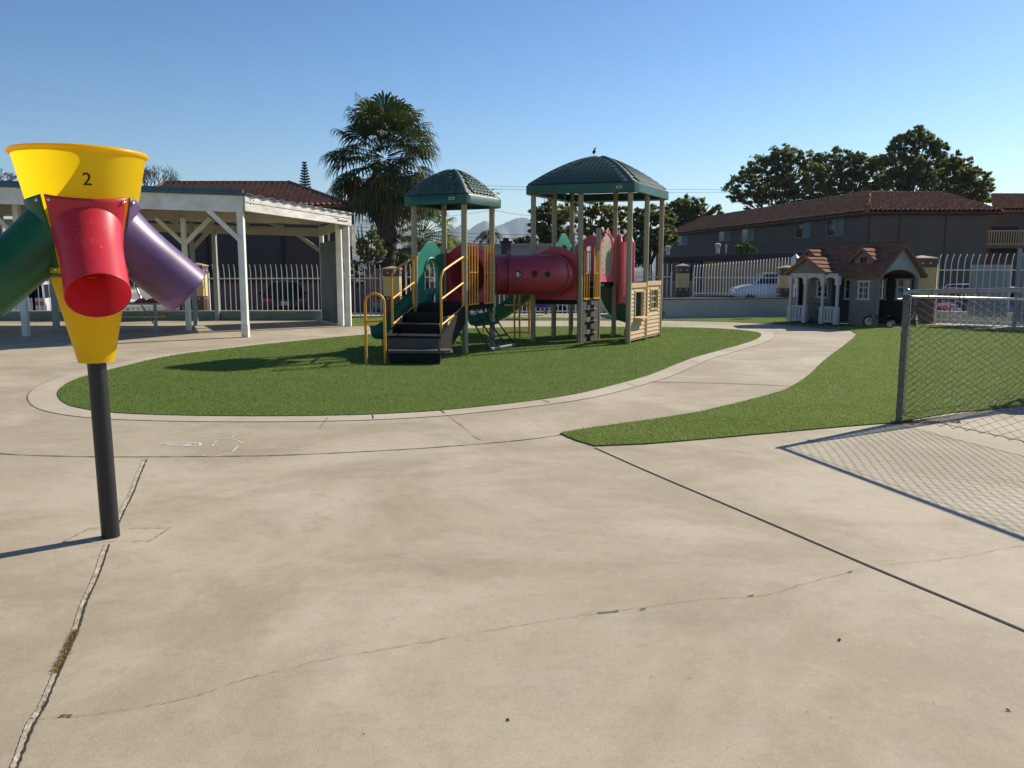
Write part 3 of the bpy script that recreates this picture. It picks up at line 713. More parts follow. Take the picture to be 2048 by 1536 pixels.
# handrails
def rail(pts, r=.0215, m='play_rail', n=6, name='handrail', parent=None):
    mb = MB(); mb.tube(catmull(pts, n) if n > 1 else pts, r, 12); return mb.build(name, m, parent or ps, smooth=50)
for sd, ft in ((A, XP(882, 14.85)), (Lf, XP(784, 15.05))):
    q = sd+UP*0; d_ = (ft-q); st_ = d_.normalized()
    h = rail([q+UP*1.84+st_*.06, q+UP*1.83+st_*.12, q.lerp(ft, .80)+UP*1.62, q.lerp(ft, .93)+UP*1.55, ft+UP*1.42, ft+UP*1.2, ft+UP*.8, ft+UP*.42], n=6)
    rail([q+UP*1.36+st_*.07, ft+UP*1.08], .019, n=1, parent=h, name='rail_bar'); rail([q+UP*.90+st_*.08, ft+UP*.62], .019, n=1, parent=h, name='rail_bar')
    rail([q+UP*1.84+st_*.075, q+UP*.70+st_*.075], .019, n=1, parent=h, name='rail_bar')
    for z in (1.84, .9):
        mb = MB(); mb.lathe([(.063, -.04), (.063, .04)], sd+UP*z, 24); mb.build('clamp', 'play_rail', h, smooth=40)
# free-standing arch rail
a0 = V((*G(733, 729), 0)); a1 = V((*G(771, 728), 0)); am = (a0+a1)/2; ad = (a1-a0).normalized(); hw = (a1-a0).length/2
arch = [am-ad*hw+UP*-.05, am-ad*hw+UP*.6]+[am-ad*(hw*math.cos(a))+UP*(1.04+hw*math.sin(a)) for a in np.linspace(0, math.pi, 13)]+[am+ad*hw+UP*.6, am+ad*hw+UP*-.05]
h = rail(arch, .024, n=1, name='arch_rail'); rail([am-ad*hw+UP*.74, am+ad*hw+UP*.74], .018, n=1, parent=h, name='rail_bar')
# panels -------------------------------------------------------------
def wave_top(w_, hbase, hpeak, n=18):
    out = []
    for i in range(n+1):
        t = i/n; out.append((w_*(1-t), hbase+(hpeak-hbase)*(.5-.5*math.cos(2*math.pi*min(1, max(0, (t-.08)/.84))))**.5))
    return out
def span(a, b): d = b-a; return d.normalized(), d.length
# green arch panel at the small tower's slide side (Lf-Bk)
d, ln = span(Lf, Bk); w_ = ln-.13
mb = MB(); opening = [(w_*.26, .02)]+[(w_*.5+.245*math.cos(a), .62+.27*math.sin(a)) for a in np.linspace(math.pi, 0, 15)]+[(w_*.74, .02)]
outl = [(0, 0), (w_*.26, 0)]+opening[1:-1]+[(w_*.74, 0), (w_, 0)]+wave_top(w_, .98, 1.22)
gp = mb.plate(outl, [], Lf+d*.065+UP*(DZ), d, UP, .06, centre=True).build('arch_panel', 'play_teal', ps, bevel=.012)
mb = MB(); mb.tube([Lf+d*.065+d*x+UP*(DZ+z)+U*-.035 for x, z in opening[1:-1]], .022, 10); mb.build('panel_trim', 'play_teal', gp, smooth=50)
# red tunnel panels
def tunnel_panel(a, b, z0, h0, hp, R, cz, m='play_red'):
    d, ln = span(a, b); w_ = ln-.12; mb = MB()
    mb.plate([(0, 0), (w_, 0)]+wave_top(w_, h0, hp), [circle(w_/2, cz, R, 40)], a+d*.06+UP*z0, d, UP, .07, centre=True)
    p = mb.build('tunnel_panel', m, ps, bevel=.012)
    n_ = d.cross(UP); mb = MB(); c = a+d*.06+d*(w_/2)+UP*(z0+cz)
    for s in (-1, 1): mb.tube([c+(d*math.cos(t)+UP*math.sin(t))*(R+.03)+n_*.036*s for t in np.linspace(0, 2*math.pi, 41)[:-1]], .016, 8, closed=True)
    mb.build('panel_trim', m, p, smooth=50); return p
tunnel_panel(Rr, Bk, DZ-.02, 1.02, 1.22, .41, .55); tunnel_panel(P4, P1, DZ+.0, 1.0, 1.16, .41, .55)
# tunnel
TZ = 1.50; TR = .425
path = catmull([(-.90, 17.10, TZ), (-.76, 17.42, TZ), (-.50, 17.70, TZ), (-.10, 17.80, TZ), (.40, 17.80, TZ), (.70, 17.88, TZ), (.88, 18.08, TZ), (.975, 18.32, TZ)], 16)
N = 96; rings = []; cum = [0]
for i, p in enumerate(path):
    t = (path[min(i+1, len(path)-1)]-path[max(i-1, 0)]).normalized(); s_ = UP.cross(t); rings.append([p+(s_*math.cos(2*math.pi*j/N)+UP*math.sin(2*math.pi*j/N))*TR for j in range(N)])
mb = MB(); vs = [q for r in rings for q in r]; holes = [V((.13, 17.38, 1.52)), V((.47, 17.38, 1.52)), V((.73, 17.46, 1.52))]; holes2 = [V((h_.x-.0, 18.2, 1.5)) for h_ in holes[:2]]
fs = []
for i in range(len(rings)-1):
    for j in range(N):
        f = (i*N+j, i*N+(j+1) % N, (i+1)*N+(j+1) % N, (i+1)*N+j); c = (vs[f[0]]+vs[f[2]])/2
        if any((c-h_).length < .072 for h_ in holes+holes2): continue
        fs.append(f)
mb.add(vs, fs); tun = mb.build('tunnel', 'play_tube_red', ps, smooth=60, recalc=False)
sm = tun.modifiers.new('thickness', 'SOLIDIFY'); sm.thickness = .012; sm.offset = -1
def flange(i, r1=.048):
    p = path[i]; t = (path[min(i+1, len(path)-1)]-path[max(i-1, 0)]).normalized(); mb = MB()
    mb.lathe([(TR-.004, -.028), (TR+r1, -.024), (TR+r1+.006, 0), (TR+r1, .024), (TR-.004, .028)], p, 64, axis=t, capb=False, capt=False); mb.build('tunnel_flange', 'play_tube_red', tun, smooth=40)
nP = len(path)-1
flange(int(nP*2.15/7), .02); flange(int(nP*3.1/7), .07); flange(int(nP*5.9/7), .03); flange(2, .03)
for h_ in holes:
    mb = MB(); e = V((1, 0, 0)) if h_.x < .6 else V((.93, .37, 0)); mb.tube([h_+(e*math.cos(a)+UP*math.sin(a))*.072+V((0, .0, 0)) for a in np.linspace(0, 2*math.pi, 25)[:-1]], .012, 8, closed=True); mb.build('porthole_rim', 'play_tube_red', tun, smooth=50)
# slides
def slide(pts, w_, hgt, m='play_green', n=8, taper=None):
    P = catmull(pts, n); rings = []
    for i, p in enumerate(P):
        t = (P[min(i+1, len(P)-1)]-P[max(i-1, 0)]).normalized(); th = V((t.x, t.y, 0)).normalized(); s_ = UP.cross(th); nn = t.cross(s_)*-1
        if nn.z < 0: nn = -nn
        prof = []
        K = 12
        for k in range(K+1):
            a = math.pi*(1-k/K); prof.append((math.cos(a)*w_/2, hgt*(1-math.sin(a)**.7)))
        inner = [(x*.88, y+.025) for x, y in prof]; inner[0] = (-w_/2*.9, hgt+.02); inner[-1] = (w_/2*.9, hgt+.02)
        outer_ = [(-w_/2-.03, hgt+.015)]+[(x, y-.03) for x, y in prof]+[(w_/2+.03, hgt+.015)]
        ring_ = outer_+inner[::-1]
        rings.append([p+s_*x+nn*y for x, y in ring_])
    mb = MB(); mb.loft(rings); return mb.build('slide', m, ps, smooth=50)
s0 = (Lf+Bk)/2
slide([s0+U*.05+UP*(DZ+.0), s0+U*.2+UP*(DZ-.03), s0+U*.55+UP*.62, s0+U*.85+UP*.34, s0+U*1.1+UP*.20, s0+U*1.32+UP*.18], .50, .26)
s1 = (P5+P6)/2; dS = V((-.88, .47, 0)).normalized()
sl_ = slide([s1+dS*.05+UP*(DZ2-.0), s1+dS*.3+UP*(DZ2-.05), s1+dS*.8+UP*.98, s1+dS*1.3+UP*.62, s1+dS*1.75+UP*.36, s1+dS*2.15+UP*.24, s1+dS*2.5+UP*.22], .52, .26)
for d_ in (.9, 2.2):
    mb = MB(); mb.tube([s1+dS*d_+UP*(-.05), s1+dS*d_+UP*(.22 if d_ > 2 else .9)], .025, 12); mb.build('slide_leg', 'play_rail', sl_, smooth=40)
mb = MB(); mb.tube([s0+U*1.2+UP*-.05, s0+U*1.2+UP*.18], .025, 12); mb.build('slide_leg', 'play_rail', ps, smooth=40)
# green arch panel where the long slide leaves
d, ln = span(P5, P6); w_ = ln-.12
outl = [(0, 0), (w_*.26, 0)]+[(w_*.5+.235*math.cos(a), .62+.25*math.sin(a)) for a in np.linspace(math.pi, 0, 15)]+[(w_*.74, 0), (w_, 0)]+wave_top(w_, .90, 1.14)
mb = MB(); mb.plate(outl, [], P5+d*.06+UP*DZ2, d, UP, .06, centre=True); mb.build('arch_panel', 'play_teal', ps, bevel=.01)
# pink slotted panel at the back (P6-P7)
d, ln = span(P6, P7); w_ = ln-.12
mb = MB(); mb.plate([(0, 0), (w_, 0)]+wave_top(w_, .86, 1.10), [rect(x, .2, x+.10, .85) for x in (.12, .32, .52, .72)], P6+d*.06+UP*DZ2, d, UP, .06, centre=True); mb.build('slotted_panel', 'play_pink', ps, bevel=.01)
# pink slotted panel edge beside the climbing wall
d, ln = span(P5, P6)
q0 = P1.lerp(P8, .18)
# mirror / bubble panel (P8-P7)
d, ln = span(P8, P7); w_ = ln-.12
def oval_top(w_): return [(w_, .98), (w_*.88, 1.02), (w_*.76, 1.06), (w_*.62, 1.17), (w_*.5, 1.21), (w_*.38, 1.17), (w_*.24, 1.06), (w_*.12, 1.02), (0, .98)]
mb = MB(); mb.plate([(0, 0), (w_, 0)]+oval_top(w_), [circle(w_/2, .60, .38, 36, sy=1.36)], P8+d*.06+UP*DZ2, d, UP, .06, centre=True); bp_ = mb.build('oval_panel', 'play_pink', ps, bevel=.01)
mb = MB(); mb.plate(circle(w_/2, .60, .385, 36, sy=1.36), [], P8+d*.06+UP*DZ2, d, UP, .02, centre=True); mb.build('oval_window', 'bubble_panel', bp_)
mb = MB(); n_ = d.cross(UP)
for a in np.linspace(0, 2*math.pi, 21)[:-1]: mb.lathe([(.012, 0), (.012, .012)], P8+d*.06+UP*DZ2+d*(w_/2+.40*math.cos(a))+UP*(.62+.55*math.sin(a))+n_*.03, 8, axis=n_)
mb.build('rivet', 'dark_trim', bp_)
# pink slide hood beyond P7
def hood_panel(a, b, slot):
    d = (b-a); wd = d.length; mb = MB(); top = [(wd, 2.26), (wd*.90, 2.28), (wd*.78, 2.34), (wd*.64, 2.44), (wd*.5, 2.48), (wd*.36, 2.44), (wd*.22, 2.34), (wd*.10, 2.28), (0, 2.26)]
    mb.plate([(0, .82), (wd*.1, .78), (wd*.9, .78), (wd, .82)]+top, [rect(wd*.40, 1.15, wd*.60, 2.05)] if slot else [], a, d, UP, .07, centre=True)
    return mb.build('slide_hood', 'play_pink', ps, bevel=.015)
ha, hb, hc_ = XP(1230, 20.32), XP(1242, 19.90), XP(1264, 20.12)
hood_panel(ha, hb, False); hood_panel(hb+V((.05, 0, 0)), hc_, True); hood_panel(hc_+V((.02, .06, 0)), hc_+V((-.1, .55, 0)), False)
for p in (hb+V((.02, -.02, 0)), hc_):
    mb = MB(); mb.tube([p+UP*.82, p+UP*2.25], .05, 14); mb.build('hood_edge', 'play_pink', ps, smooth=40)
def q2(px, py): p = PD(px, py, 20.1); return (p[0], p[2])
mb = MB(); mb.plate([q2(1198, 560), q2(1199, 580), q2(1204, 598), q2(1212, 615), q2(1222, 630), q2(1236, 641), q2(1252, 646), q2(1268, 645), q2(1285, 640), q2(1285, 585), q2(1262, 562)], [], (0, 20.35, 0), (1, 0, 0), (0, 0, 1), .08)
mb.plate([q2(1198, 560), q2(1199, 580), q2(1204, 598), q2(1212, 615), q2(1222, 630), q2(1236, 641), q2(1252, 646), q2(1268, 645), q2(1285, 640), q2(1285, 625), q2(1255, 632), q2(1235, 622), q2(1218, 598), q2(1208, 560)], [], (0, 20.95, 0), (1, 0, 0), (0, 0, 1), .6); mb.build('slide_scoop', 'play_green', ps, bevel=.02)
mb = MB(); mb.tube(catmull([(2.75, 20.1, -.05), (2.75, 20.1, .15), (2.85, 20.12, .30)], 5), .025, 10); mb.build('slide_leg', 'play_rail', ps, smooth=40)
# extra green shell visible through the house window
slide([(2.95, 20.2, 1.25), (3.08, 20.3, 1.0), (3.25, 20.4, .66), (3.42, 20.5, .40), (3.6, 20.6, .30)], .40, .26, 'play_teal')
# climbing wall with slots (P1-P8)
d, ln = span(P1, P8); w_ = ln-.13
mb = MB(); mb.plate([(0, 0), (w_, 0), (w_, DZ), (0, DZ)], [rect(w_*.27, z, w_*.70, z+.08) for z in (.20, .47, .74)], P1+d*.065+UP*.0, d, UP, .09, centre=True); cw = mb.build('climbing_wall', 'play_step_grey', ps, bevel=.012)
for z in (.20, .47, .74):
    mb = MB(); mb.box(P1+d*(.065+w_*.49)+UP*(z+.0)+d.cross(UP)*.06, (w_*.6, .05, .018), d, d.cross(UP), UP); mb.build('foothold', 'play_post', cw)
# barrier bar groups
def bars(a, b, t0, t1, zb, zt, n, m='play_rail', out=None):
    d, ln = span(a, b); mb = MB(); o_ = d.cross(UP)*(.06) if out is None else out
    for k in range(n):
        t = t0+(t1-t0)*k/max(1, n-1); p = a+d*ln*t
        mb.tube(catmull([p+UP*zb+o_, p+UP*(zt-.08)+o_, p+UP*(zt-.015)+o_*.8, p+UP*zt+o_*.3, p+UP*zt-o_*.6], 4), .0125, 8)
    mb.box((a+d*ln*(t0+t1)/2)+UP*(zb+.02)+o_, (ln*abs(t1-t0)+.05, .03, .03), d, None)
    mb.box((a+d*ln*(t0+t1)/2)+UP*(zb+(zt-zb)*.55)+o_, (ln*abs(t1-t0), .014, .014), d, None)
    return mb.build('grab_bars', m, ps, smooth=50)
bars(A, Rr, .07, .36, DZ-.02, 2.07, 4); bars(A, Rr, .62, .93, DZ-.02, 2.07, 4)
bars(P1, P8, .10, .36, DZ, 2.0, 3, 'play_yellow'); bars(P1, P8, .62, .90, DZ, 2.0, 4, 'play_yellow')
bars(P4, P5, .08, .26, DZ, 2.08, 3); bars(P4, P5, .74, .92, DZ, 2.08, 3)
# steel pole with a hooked top beside the pink panel
mb = MB(); q = P8.lerp(P7, .02)+V((-.55, .25, 0)); mb.tube(catmull([q+UP*.9, q+UP*2.3, q+UP*2.45+V((-.03, 0, 0)), q+UP*2.49+V((-.1, 0, 0))], 5), .022, 10); mb.build('grab_pole', 'galvanised', ps, smooth=50)
# rope ladder
t0_, t1_ = A.lerp(Rr, .10), A.lerp(Rr, .92); bA, bB = V((-.42, 16.15, .07)), V((.07, 17.15, .07))
mb = MB(); mb.beam(bA, bB, .05, .05); mb.build('ladder_foot', 'galvanised', ps, bevel=.01)
mb = MB(); N4 = 4
for k in range(N4):
    t = k/(N4-1); a = t0_.lerp(t1_, t)+UP*(DZ-.12); b = bA.lerp(bB, t); b = b+V((.0, 0, 0)); m_ = (a+b)/2-UP*.05
    mb.tube(catmull([a, m_, b], 8), .016, 8)
    if k in (0, 3): mb.tube([b, V((b.x, b.y, 0))+(b-a)*.22*1.0-UP*((b-a)*.22).z], .016, 8)
for f in (.33, .66):
    pts = []
    for k in range(13):
        t = k/12; a = t0_.lerp(t1_, t)+UP*(DZ-.12); b = bA.lerp(bB, t); pts.append(a.lerp(b, f)-UP*(.05*4*f*(1-f)))
    mb.tube(pts, .021, 8)
mb.build('rope_ladder', 'rope', ps, smooth=50)
mb = MB(); mb.box(t0_.lerp(t1_, .5)+UP*(DZ-.06)+U*-.05, ((t1_-t0_).length, .05, .10), (t1_-t0_)); mb.build('ladder_bracket', 'play_step', ps)
# step climber left of the large tower
st = P4.lerp(P5, .5)+dS*.0; cl0 = V((.12, 19.28, 0)); ce = (P5-P4).normalized()
mb = MB()
for s in (-.13, .13): mb.tube(catmull([cl0+ce*s+V((-.0, -.0, -.05)), cl0+ce*s+UP*1.0, cl0+ce*s+UP*1.12+V((.08, -.02, 0)), cl0+ce*s+UP*1.16+V((.25, -.08, 0))], 5), .022, 10)
stc = mb.build('step_climber', 'play_rail', ps, smooth=50)
for z, s in ((.16, 0), (.46, 0), (.79, 0)):
    c = cl0+UP*z; mb = MB(); mb.plate([(-.30, 0), (-.22, -.09), (.22, -.09), (.30, 0), (.12, .10), (-.12, .10)], [], c+UP*-.015, V((1, -.12, 0)), V((.12, 1, 0)), .03); mb.build('climber_step', 'play_rail', stc, bevel=.005)
# toy-house shop panels under the big roof (P2-P9-P3)
def siding(a, b, zb, zt, hole, sill, muntin):
    d, ln = span(a, b); d_, w_ = d, ln-.10; n_ = d.cross(UP); o_ = a+d*.05
    mb = MB(); mb.plate(rect(0, zb, w_, zt), [rect(*hole)], o_, d, UP, .035, centre=True)
    p = mb.build('siding_panel', 'play_tan', ps, bevel=.006)
    mb = MB(); x0, y0, x1, y1 = hole; z = zb+.05; ph = .088
    while z+ph < zt-.1:
        segs = [(.05, w_-.05)] if (z+ph < y0-.02 or z > y1+.02) else [(.05, x0-.03), (x1+.03, w_-.05)]
        for s0_, s1_ in segs:
            if s1_-s0_ > .02:
                L_ = [(s0_, z), (s1_, z), (s1_, z+ph-.012), (s0_, z+ph-.012)]
                vs = [o_+d*L_[0][0]+UP*L_[0][1]+n_*.036, o_+d*L_[1][0]+UP*L_[1][1]+n_*.036, o_+d*L_[2][0]+UP*L_[2][1]+n_*.019, o_+d*L_[3][0]+UP*L_[3][1]+n_*.019,
                      o_+d*L_[0][0]+UP*L_[0][1]+n_*.016, o_+d*L_[1][0]+UP*L_[1][1]+n_*.016]
                mb.add(vs, [(0, 1, 2, 3), (0, 4, 5, 1), (0, 3, 4), (1, 5, 2)])
        z += ph
    for x in (.0, w_-.045): mb.box(o_+d*(x+.0225)+UP*((zb+zt)/2)+n_*.026, (.045, .02, zt-zb), d, n_, UP)
    mb.box(o_+d*(w_/2)+UP*(zt-.05)+n_*.030, (w_, .03, .10), d, n_, UP)
    fw = .035
    for xx, yy, ww, hh in ((x0-fw/2, (y0+y1)/2, fw, y1-y0+2*fw), (x1+fw/2, (y0+y1)/2, fw, y1-y0+2*fw), ((x0+x1)/2, y0-fw/2, x1-x0, fw), ((x0+x1)/2, y1+fw/2, x1-x0, fw)):
        mb.box(o_+d*xx+UP*yy+n_*.032, (ww, .035, hh), d, n_, UP)
    mb.build('lap_siding', 'play_tan', p, recalc=True)
    if sill:
        mb = MB(); mb.box(o_+d*((x0+x1)/2+.02)+UP*(y0-.03)+n_*.10, (x1-x0+.12, .20, .03), d, n_, UP); mb.build('counter', 'play_tan', p, bevel=.006)
    if muntin:
        mb = MB(); mb.box(o_+d*((x0+x1)/2)+UP*((y0+y1)/2), (.022, .022, y1-y0), d, n_, UP)
        for f in (1/3, 2/3): mb.box(o_+d*((x0+x1)/2)+UP*(y0+(y1-y0)*f), (x1-x0, .022, .022), d, n_, UP)
        mb.build('window_grille', 'play_tan', p)
siding(P2, P9, .07, 1.32, (.30, .58, .86, 1.12), True, False)
siding(P9, P3, .07, 1.35, (.26, .72, .80, 1.14), False, True)
mb = MB(); d, ln = span(P9, P3); mb.box(P9+d*.28+UP*.95+V((-.12, .05, 0)), (.04, .1, .5), d); mb.build('red_strip', 'play_red', ps)
# bird on the large roof
bp0 = V((1.83, 18.95, 4.135)); bd = thing('bird', 'small dark bird perched on the top of the large green roof', 'bird', bp0)
mb = MB(); pts = [bp0+V((-.035, 0, .03)), bp0+V((-.015, 0, .05)), bp0+V((0, 0, .08)), bp0+V((.008, 0, .12)), bp0+V((.02, 0, .145)), bp0+V((.05, 0, .15))]
mb.tube(catmull(pts, 4), [.006]+[.006+.03*math.sin(math.pi*min(1, k/13)) if k < 14 else max(.003, .022*(1-(k-14)/7)) for k in range(1, 21)], 10); mb.tube([bp0+V((0, .01, -.01)), bp0+V((0, .01, .05))], .003, 5)
mb.tube([bp0+V((0, -.01, -.01)), bp0+V((0, -.01, .05))], .003, 5); mb.build('body', 'bird', bd, smooth=60)

# ================================================================ SHADE PAVILION
C0 = V((-6.30, 19.80, 0)); CR = V((-4.68, 23.6, 0)); BR = V((-6.05, 26.4, 0)); BL = V((-24, 27.0, 0)); FL = V((-17.5, 18.7, 0))
pv = thing('shade_pavilion', 'white painted timber shade shelter with flat corrugated roof and braced posts', 'shelter', (-9, 22, 0))
fd = (FL-C0).normalized(); rd = (CR-C0).normalized(); rn = V((rd.y, -rd.x, 0))
def zf(p):      # height of the front fascia top rises gently to the left
    return 3.33+.028*max(0, (C0-p).dot(V((1, 0, 0))))
mb = MB()
a, b = C0+UP*(zf(C0)-.20), FL+UP*(zf(FL)-.20)
mb.beam(a+fd*.0, b, .07, .38); mb.build('front_beam', 'white_paint', pv, bevel=.006)
mb = MB(); mb.beam(C0+UP*(zf(C0)+.06)+V((0.02, -.05, 0)), FL+UP*(zf(FL)+.06)+V((0, -.05, 0)), .14, .14); mb.build('eave_trim', 'teal_fascia', pv, bevel=.01)
mb = MB()
a, b = C0+rn*.03+UP*3.15, CR+rn*.03+UP*3.02+rd*.25
mb.beam(a, b, .05, .36); fs_ = mb.build('side_fascia', 'old_white_paint', pv, bevel=.006)
mb = MB(); mb.beam(C0+rn*.058+UP*3.17, CR+rn*.058+UP*3.03+rd*.2, .004, .012); mb.box(CR-rd*.2+rn*.058+UP*2.95, (.5, .004, .03), rd); mb.box(CR-rd*.45+rn*.058+UP*3.0, (.2, .004, .02), rd)
for i in (0, 1):
    for j in (0, 1): mb.box(C0+rd*(.18+.12*i)+rn*.058+UP*(3.14+.1*j), (.02, .006, .02), rd)
mb.build('crack_mark', 'chipped', fs_)
# corrugated roof sheet
corners = [C0, CR+rd*.35, BR, BL, FL]
def zroof(p):
    return 3.36+.028*max(0, C0.x-p.x)-.045*max(0, (p-C0).dot(V((0, 1, 0))))*(1 if p.x > -9 else .8)
mb = MB(); nx, ny = 220, 2
for i in range(nx):
    pass
tA, tB = C0-fd*.0, BR
rows = []
for i in range(nx+1):
    t = i/nx; f = (C0+rn*.10).lerp(FL, t)-V((0, .10, 0)); bk = (BR+V((.3, .2, 0))).lerp(BL, t); w_ = .018*math.sin(i*1.9)
    rows.append((f+UP*(zroof(f)+w_), bk+UP*(zroof(bk)+w_)))
vs = []; 
for f, bk in rows: vs += [f, bk, f-UP*.012, bk-UP*.012]
mb.add(vs, [(4*i, 4*i+4, 4*i+5, 4*i+1) for i in range(nx)]+[(4*i+2, 4*i+3, 4*i+7, 4*i+6) for i in range(nx)]+[(4*i, 4*i+2, 4*i+6, 4*i+4) for i in range(nx)]+[(4*i+1, 4*i+5, 4*i+7, 4*i+3) for i in range(nx)])
# triangular part over the right side, corrugations visible on its edge
n2 = 46; rows = []
for i in range(n2+1):
    t = i/n2; e_ = (C0+rn*.10).lerp(CR+rd*.4+rn*.10, t); q = (C0+V((-.5, .3, 0))).lerp(BR+V((.3, .2, 0)), t); w_ = .022*math.sin(i*1.55)
    rows.append((e_+UP*(zroof(e_)+w_), q+UP*(zroof(q)+w_)))
vs = []
for f, bk in rows: vs += [f, bk, f-UP*.014, bk-UP*.014]
mb.add(vs, [(4*i, 4*i+4, 4*i+5, 4*i+1) for i in range(n2)]+[(4*i+2, 4*i+3, 4*i+7, 4*i+6) for i in range(n2)]+[(4*i, 4*i+2, 4*i+6, 4*i+4) for i in range(n2)]+[(4*i+1, 4*i+5, 4*i+7, 4*i+3) for i in range(n2)]+[(0, 1, 3, 2), (4*n2, 4*n2+2, 4*n2+3, 4*n2+1)])
mb.build('roof_sheet', 'corrugated', pv)
# ceiling boards under the sheet
mb = MB(); cc = [C0+V((-.1, .1, 0)), CR+V((-.1, .1, 0)), BR, BL, FL]
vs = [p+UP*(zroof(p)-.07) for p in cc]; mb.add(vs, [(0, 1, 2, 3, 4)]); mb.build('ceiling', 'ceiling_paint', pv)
# rafters and the rear and middle beams
mb = MB()
for k in range(1, 16):
    f = C0.lerp(FL, k/16); bk = BR.lerp(BL, k/16); mb.beam(f+UP*(zroof(f)-.15), bk+UP*(zroof(bk)-.15), .045, .14)
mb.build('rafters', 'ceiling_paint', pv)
mid0, mid1 = V((-5.6, 22.4, 0)), V((-20, 22.2, 0))
for a, b in ((BR, BL), (mid0, mid1), (CR, BR)):
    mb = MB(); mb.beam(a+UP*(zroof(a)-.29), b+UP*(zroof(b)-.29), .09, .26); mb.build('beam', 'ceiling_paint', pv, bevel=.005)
def vpost(p, top, s=.135, m='white_paint', name='post'):
    mb = MB(); mb.beam(p+UP*-.02, p+UP*top, s, s, up=(1, 0, 0)); return mb.build(name, m, pv, bevel=.006)
po = vpost(C0+V((-.10, .08, 0)), 3.14, .15)
mb = MB(); mb.beam(C0+V((-.10, .08, -.01)), C0+V((-.10, .08, .30)), .165, .165, up=(1, 0, 0)); mb.build('post_shoe', 'old_white_paint', po, bevel=.01)
vpost(CR+V((.0, .15, 0)), 3.05, .15)
vpost(CR+V((-.30, .55, 0)), 3.0, .16)
pm_ = V((*G(378, 660), 0)); vpost(pm_, zroof(pm_)-.35, .12, 'white_paint'); vpost(V((*G(392, 650), 0)), 2.95, .11, 'grey_post_paint')
vpost(V((*G(53, 672), 0)), 3.2, .14, 'white_paint'); vpost(V((*G(113, 655), 0)), 3.0, .14, 'grey_post_paint')
vpost(V((-9.4, 26.5, 0)), 2.9, .13, 'grey_post_paint'); vpost(BR+V((.05, .05, 0)), 2.95, .12, 'white_paint'); vpost(V((-15.2, 19.2, 0)), 3.4, .15)
def brace(a, b, s=.11, m='white_paint'):
    mb = MB(); mb.beam(a, b, .06, s); mb.build('brace', m, pv, bevel=.005)
cpo = C0+V((-.10, .02, 0))
brace(cpo+UP*2.28, cpo+fd*.85+UP*3.12)
for dd in (-1, 1): brace(pm_+UP*2.28, pm_+V((.72*dd, 0, 2.96)))
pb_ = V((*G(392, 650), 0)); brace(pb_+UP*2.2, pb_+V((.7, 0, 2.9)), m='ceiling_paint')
lp = V((*G(53, 672), 0)); brace(lp+UP*2.3, lp+V((-.8, 0, 3.25))); brace(lp+UP*2.3, lp+V((.75, 0, 3.15)))
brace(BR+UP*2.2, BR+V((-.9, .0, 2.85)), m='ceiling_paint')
for o_ in (V((-.1, .25, 0)), V((.12, .6, 0))):
    mb = MB(); mb.box(CR+o_+UP*2.42, (.10, .05, .95), (1, .2, 0)); mb.build('splice_board', 'old_white_paint', pv, bevel=.005)
# grey board screen on the right side
bd_ = (BR-CR).normalized(); mb = MB(); mb.box((CR+BR)/2+bd_*.25+UP*1.22, ((BR-CR).length-.7, .04, 2.44), bd_); mb.build('screen_board', 'grey_board', pv)
mb = MB(); mb.box((CR+BR)/2+bd_*.2+V((-.12, -.05, .03)), ((BR-CR).length-.4, .14, .07), bd_); mb.build('base_board', 'curb_top', pv)
for k in (.25, .6):
    mb = MB(); mb.box(CR.lerp(BR, k)+UP*2.62+V((.0, -.05, 0)), (.18, .01, .30), bd_); mb.build('notice_sheet', 'white_paint', pv)
# painted low kerb wall along the back of the shelter
lw = thing('low_kerb_wall', 'low teal painted kerb wall at the back of the shade shelter', 'low wall', (-12, 26.9, 0))
mb = MB(); mb.beam(V((-6.1, 26.75, .13)), V((-24, 26.3, .13)), .22, .30); mb.build('wall', 'teal_curb', lw)
mb = MB(); mb.beam(V((-6.1, 26.75, .295)), V((-24, 26.3, .295)), .26, .035); mb.build('coping', 'curb_top', lw)
# bench table under the shelter
tx, ty = G(313, 664)
tb = thing('picnic_table', 'yellow slatted picnic table with red cloth under the shelter', 'table', (tx, ty, 0))
mb = MB()
for k in range(4): mb.box((tx-.45, ty-.28+.18*k, .74), (1.9, .15, .04))
mb.build('tabletop', 'bench_yellow', tb, bevel=.004)
for s in (-1, 1):
    mb = MB()
    for k in range(2): mb.box((tx-.45, ty+s*(.66+.14*k), .44), (1.9, .12, .04))
    mb.build('seat', 'bench_yellow', tb, bevel=.004)
for xx in (tx, tx-1.0):
    mb = MB(); mb.tube([(xx, ty, 0), (xx, ty, .72)], .04, 10); mb.tube([(xx, ty-.72, .41), (xx, ty+.72, .41)], .025, 8); mb.tube([(xx, ty, .12), (xx-.35, ty, .7)], .02, 8); mb.box((xx, ty, .012), (.3, .3, .024)); mb.build('pedestal', 'grey_post_paint', tb, smooth=40)
cl_ = thing('folded_cloth', 'crumpled dull red cloth lying on the yellow picnic table', 'cloth', (tx-.1, ty, .77))
N = 24; g = np.random.rand(N, N); mb = MB(); vs = []
for i in range(N):
    for j in range(N):
        u, v_ = i/(N-1)*2-1, j/(N-1)*2-1; e_ = max(0, 1-max(abs(u), abs(v_))**4)
        vs.append((tx-.1+u*.42+.03*math.sin(9*v_), ty+v_*.22+.02*math.sin(11*u), .765+e_*(.05+.035*math.sin(7*u+3*v_)+.03*math.sin(13*v_-4*u)+.02*g[i, j])))
mb.add(vs, [(i*N+j, i*N+j+1, (i+1)*N+j+1, (i+1)*N+j) for i in range(N-1) for j in range(N-1)]); mb.build('cloth', 'red_cloth', cl_, smooth=60)
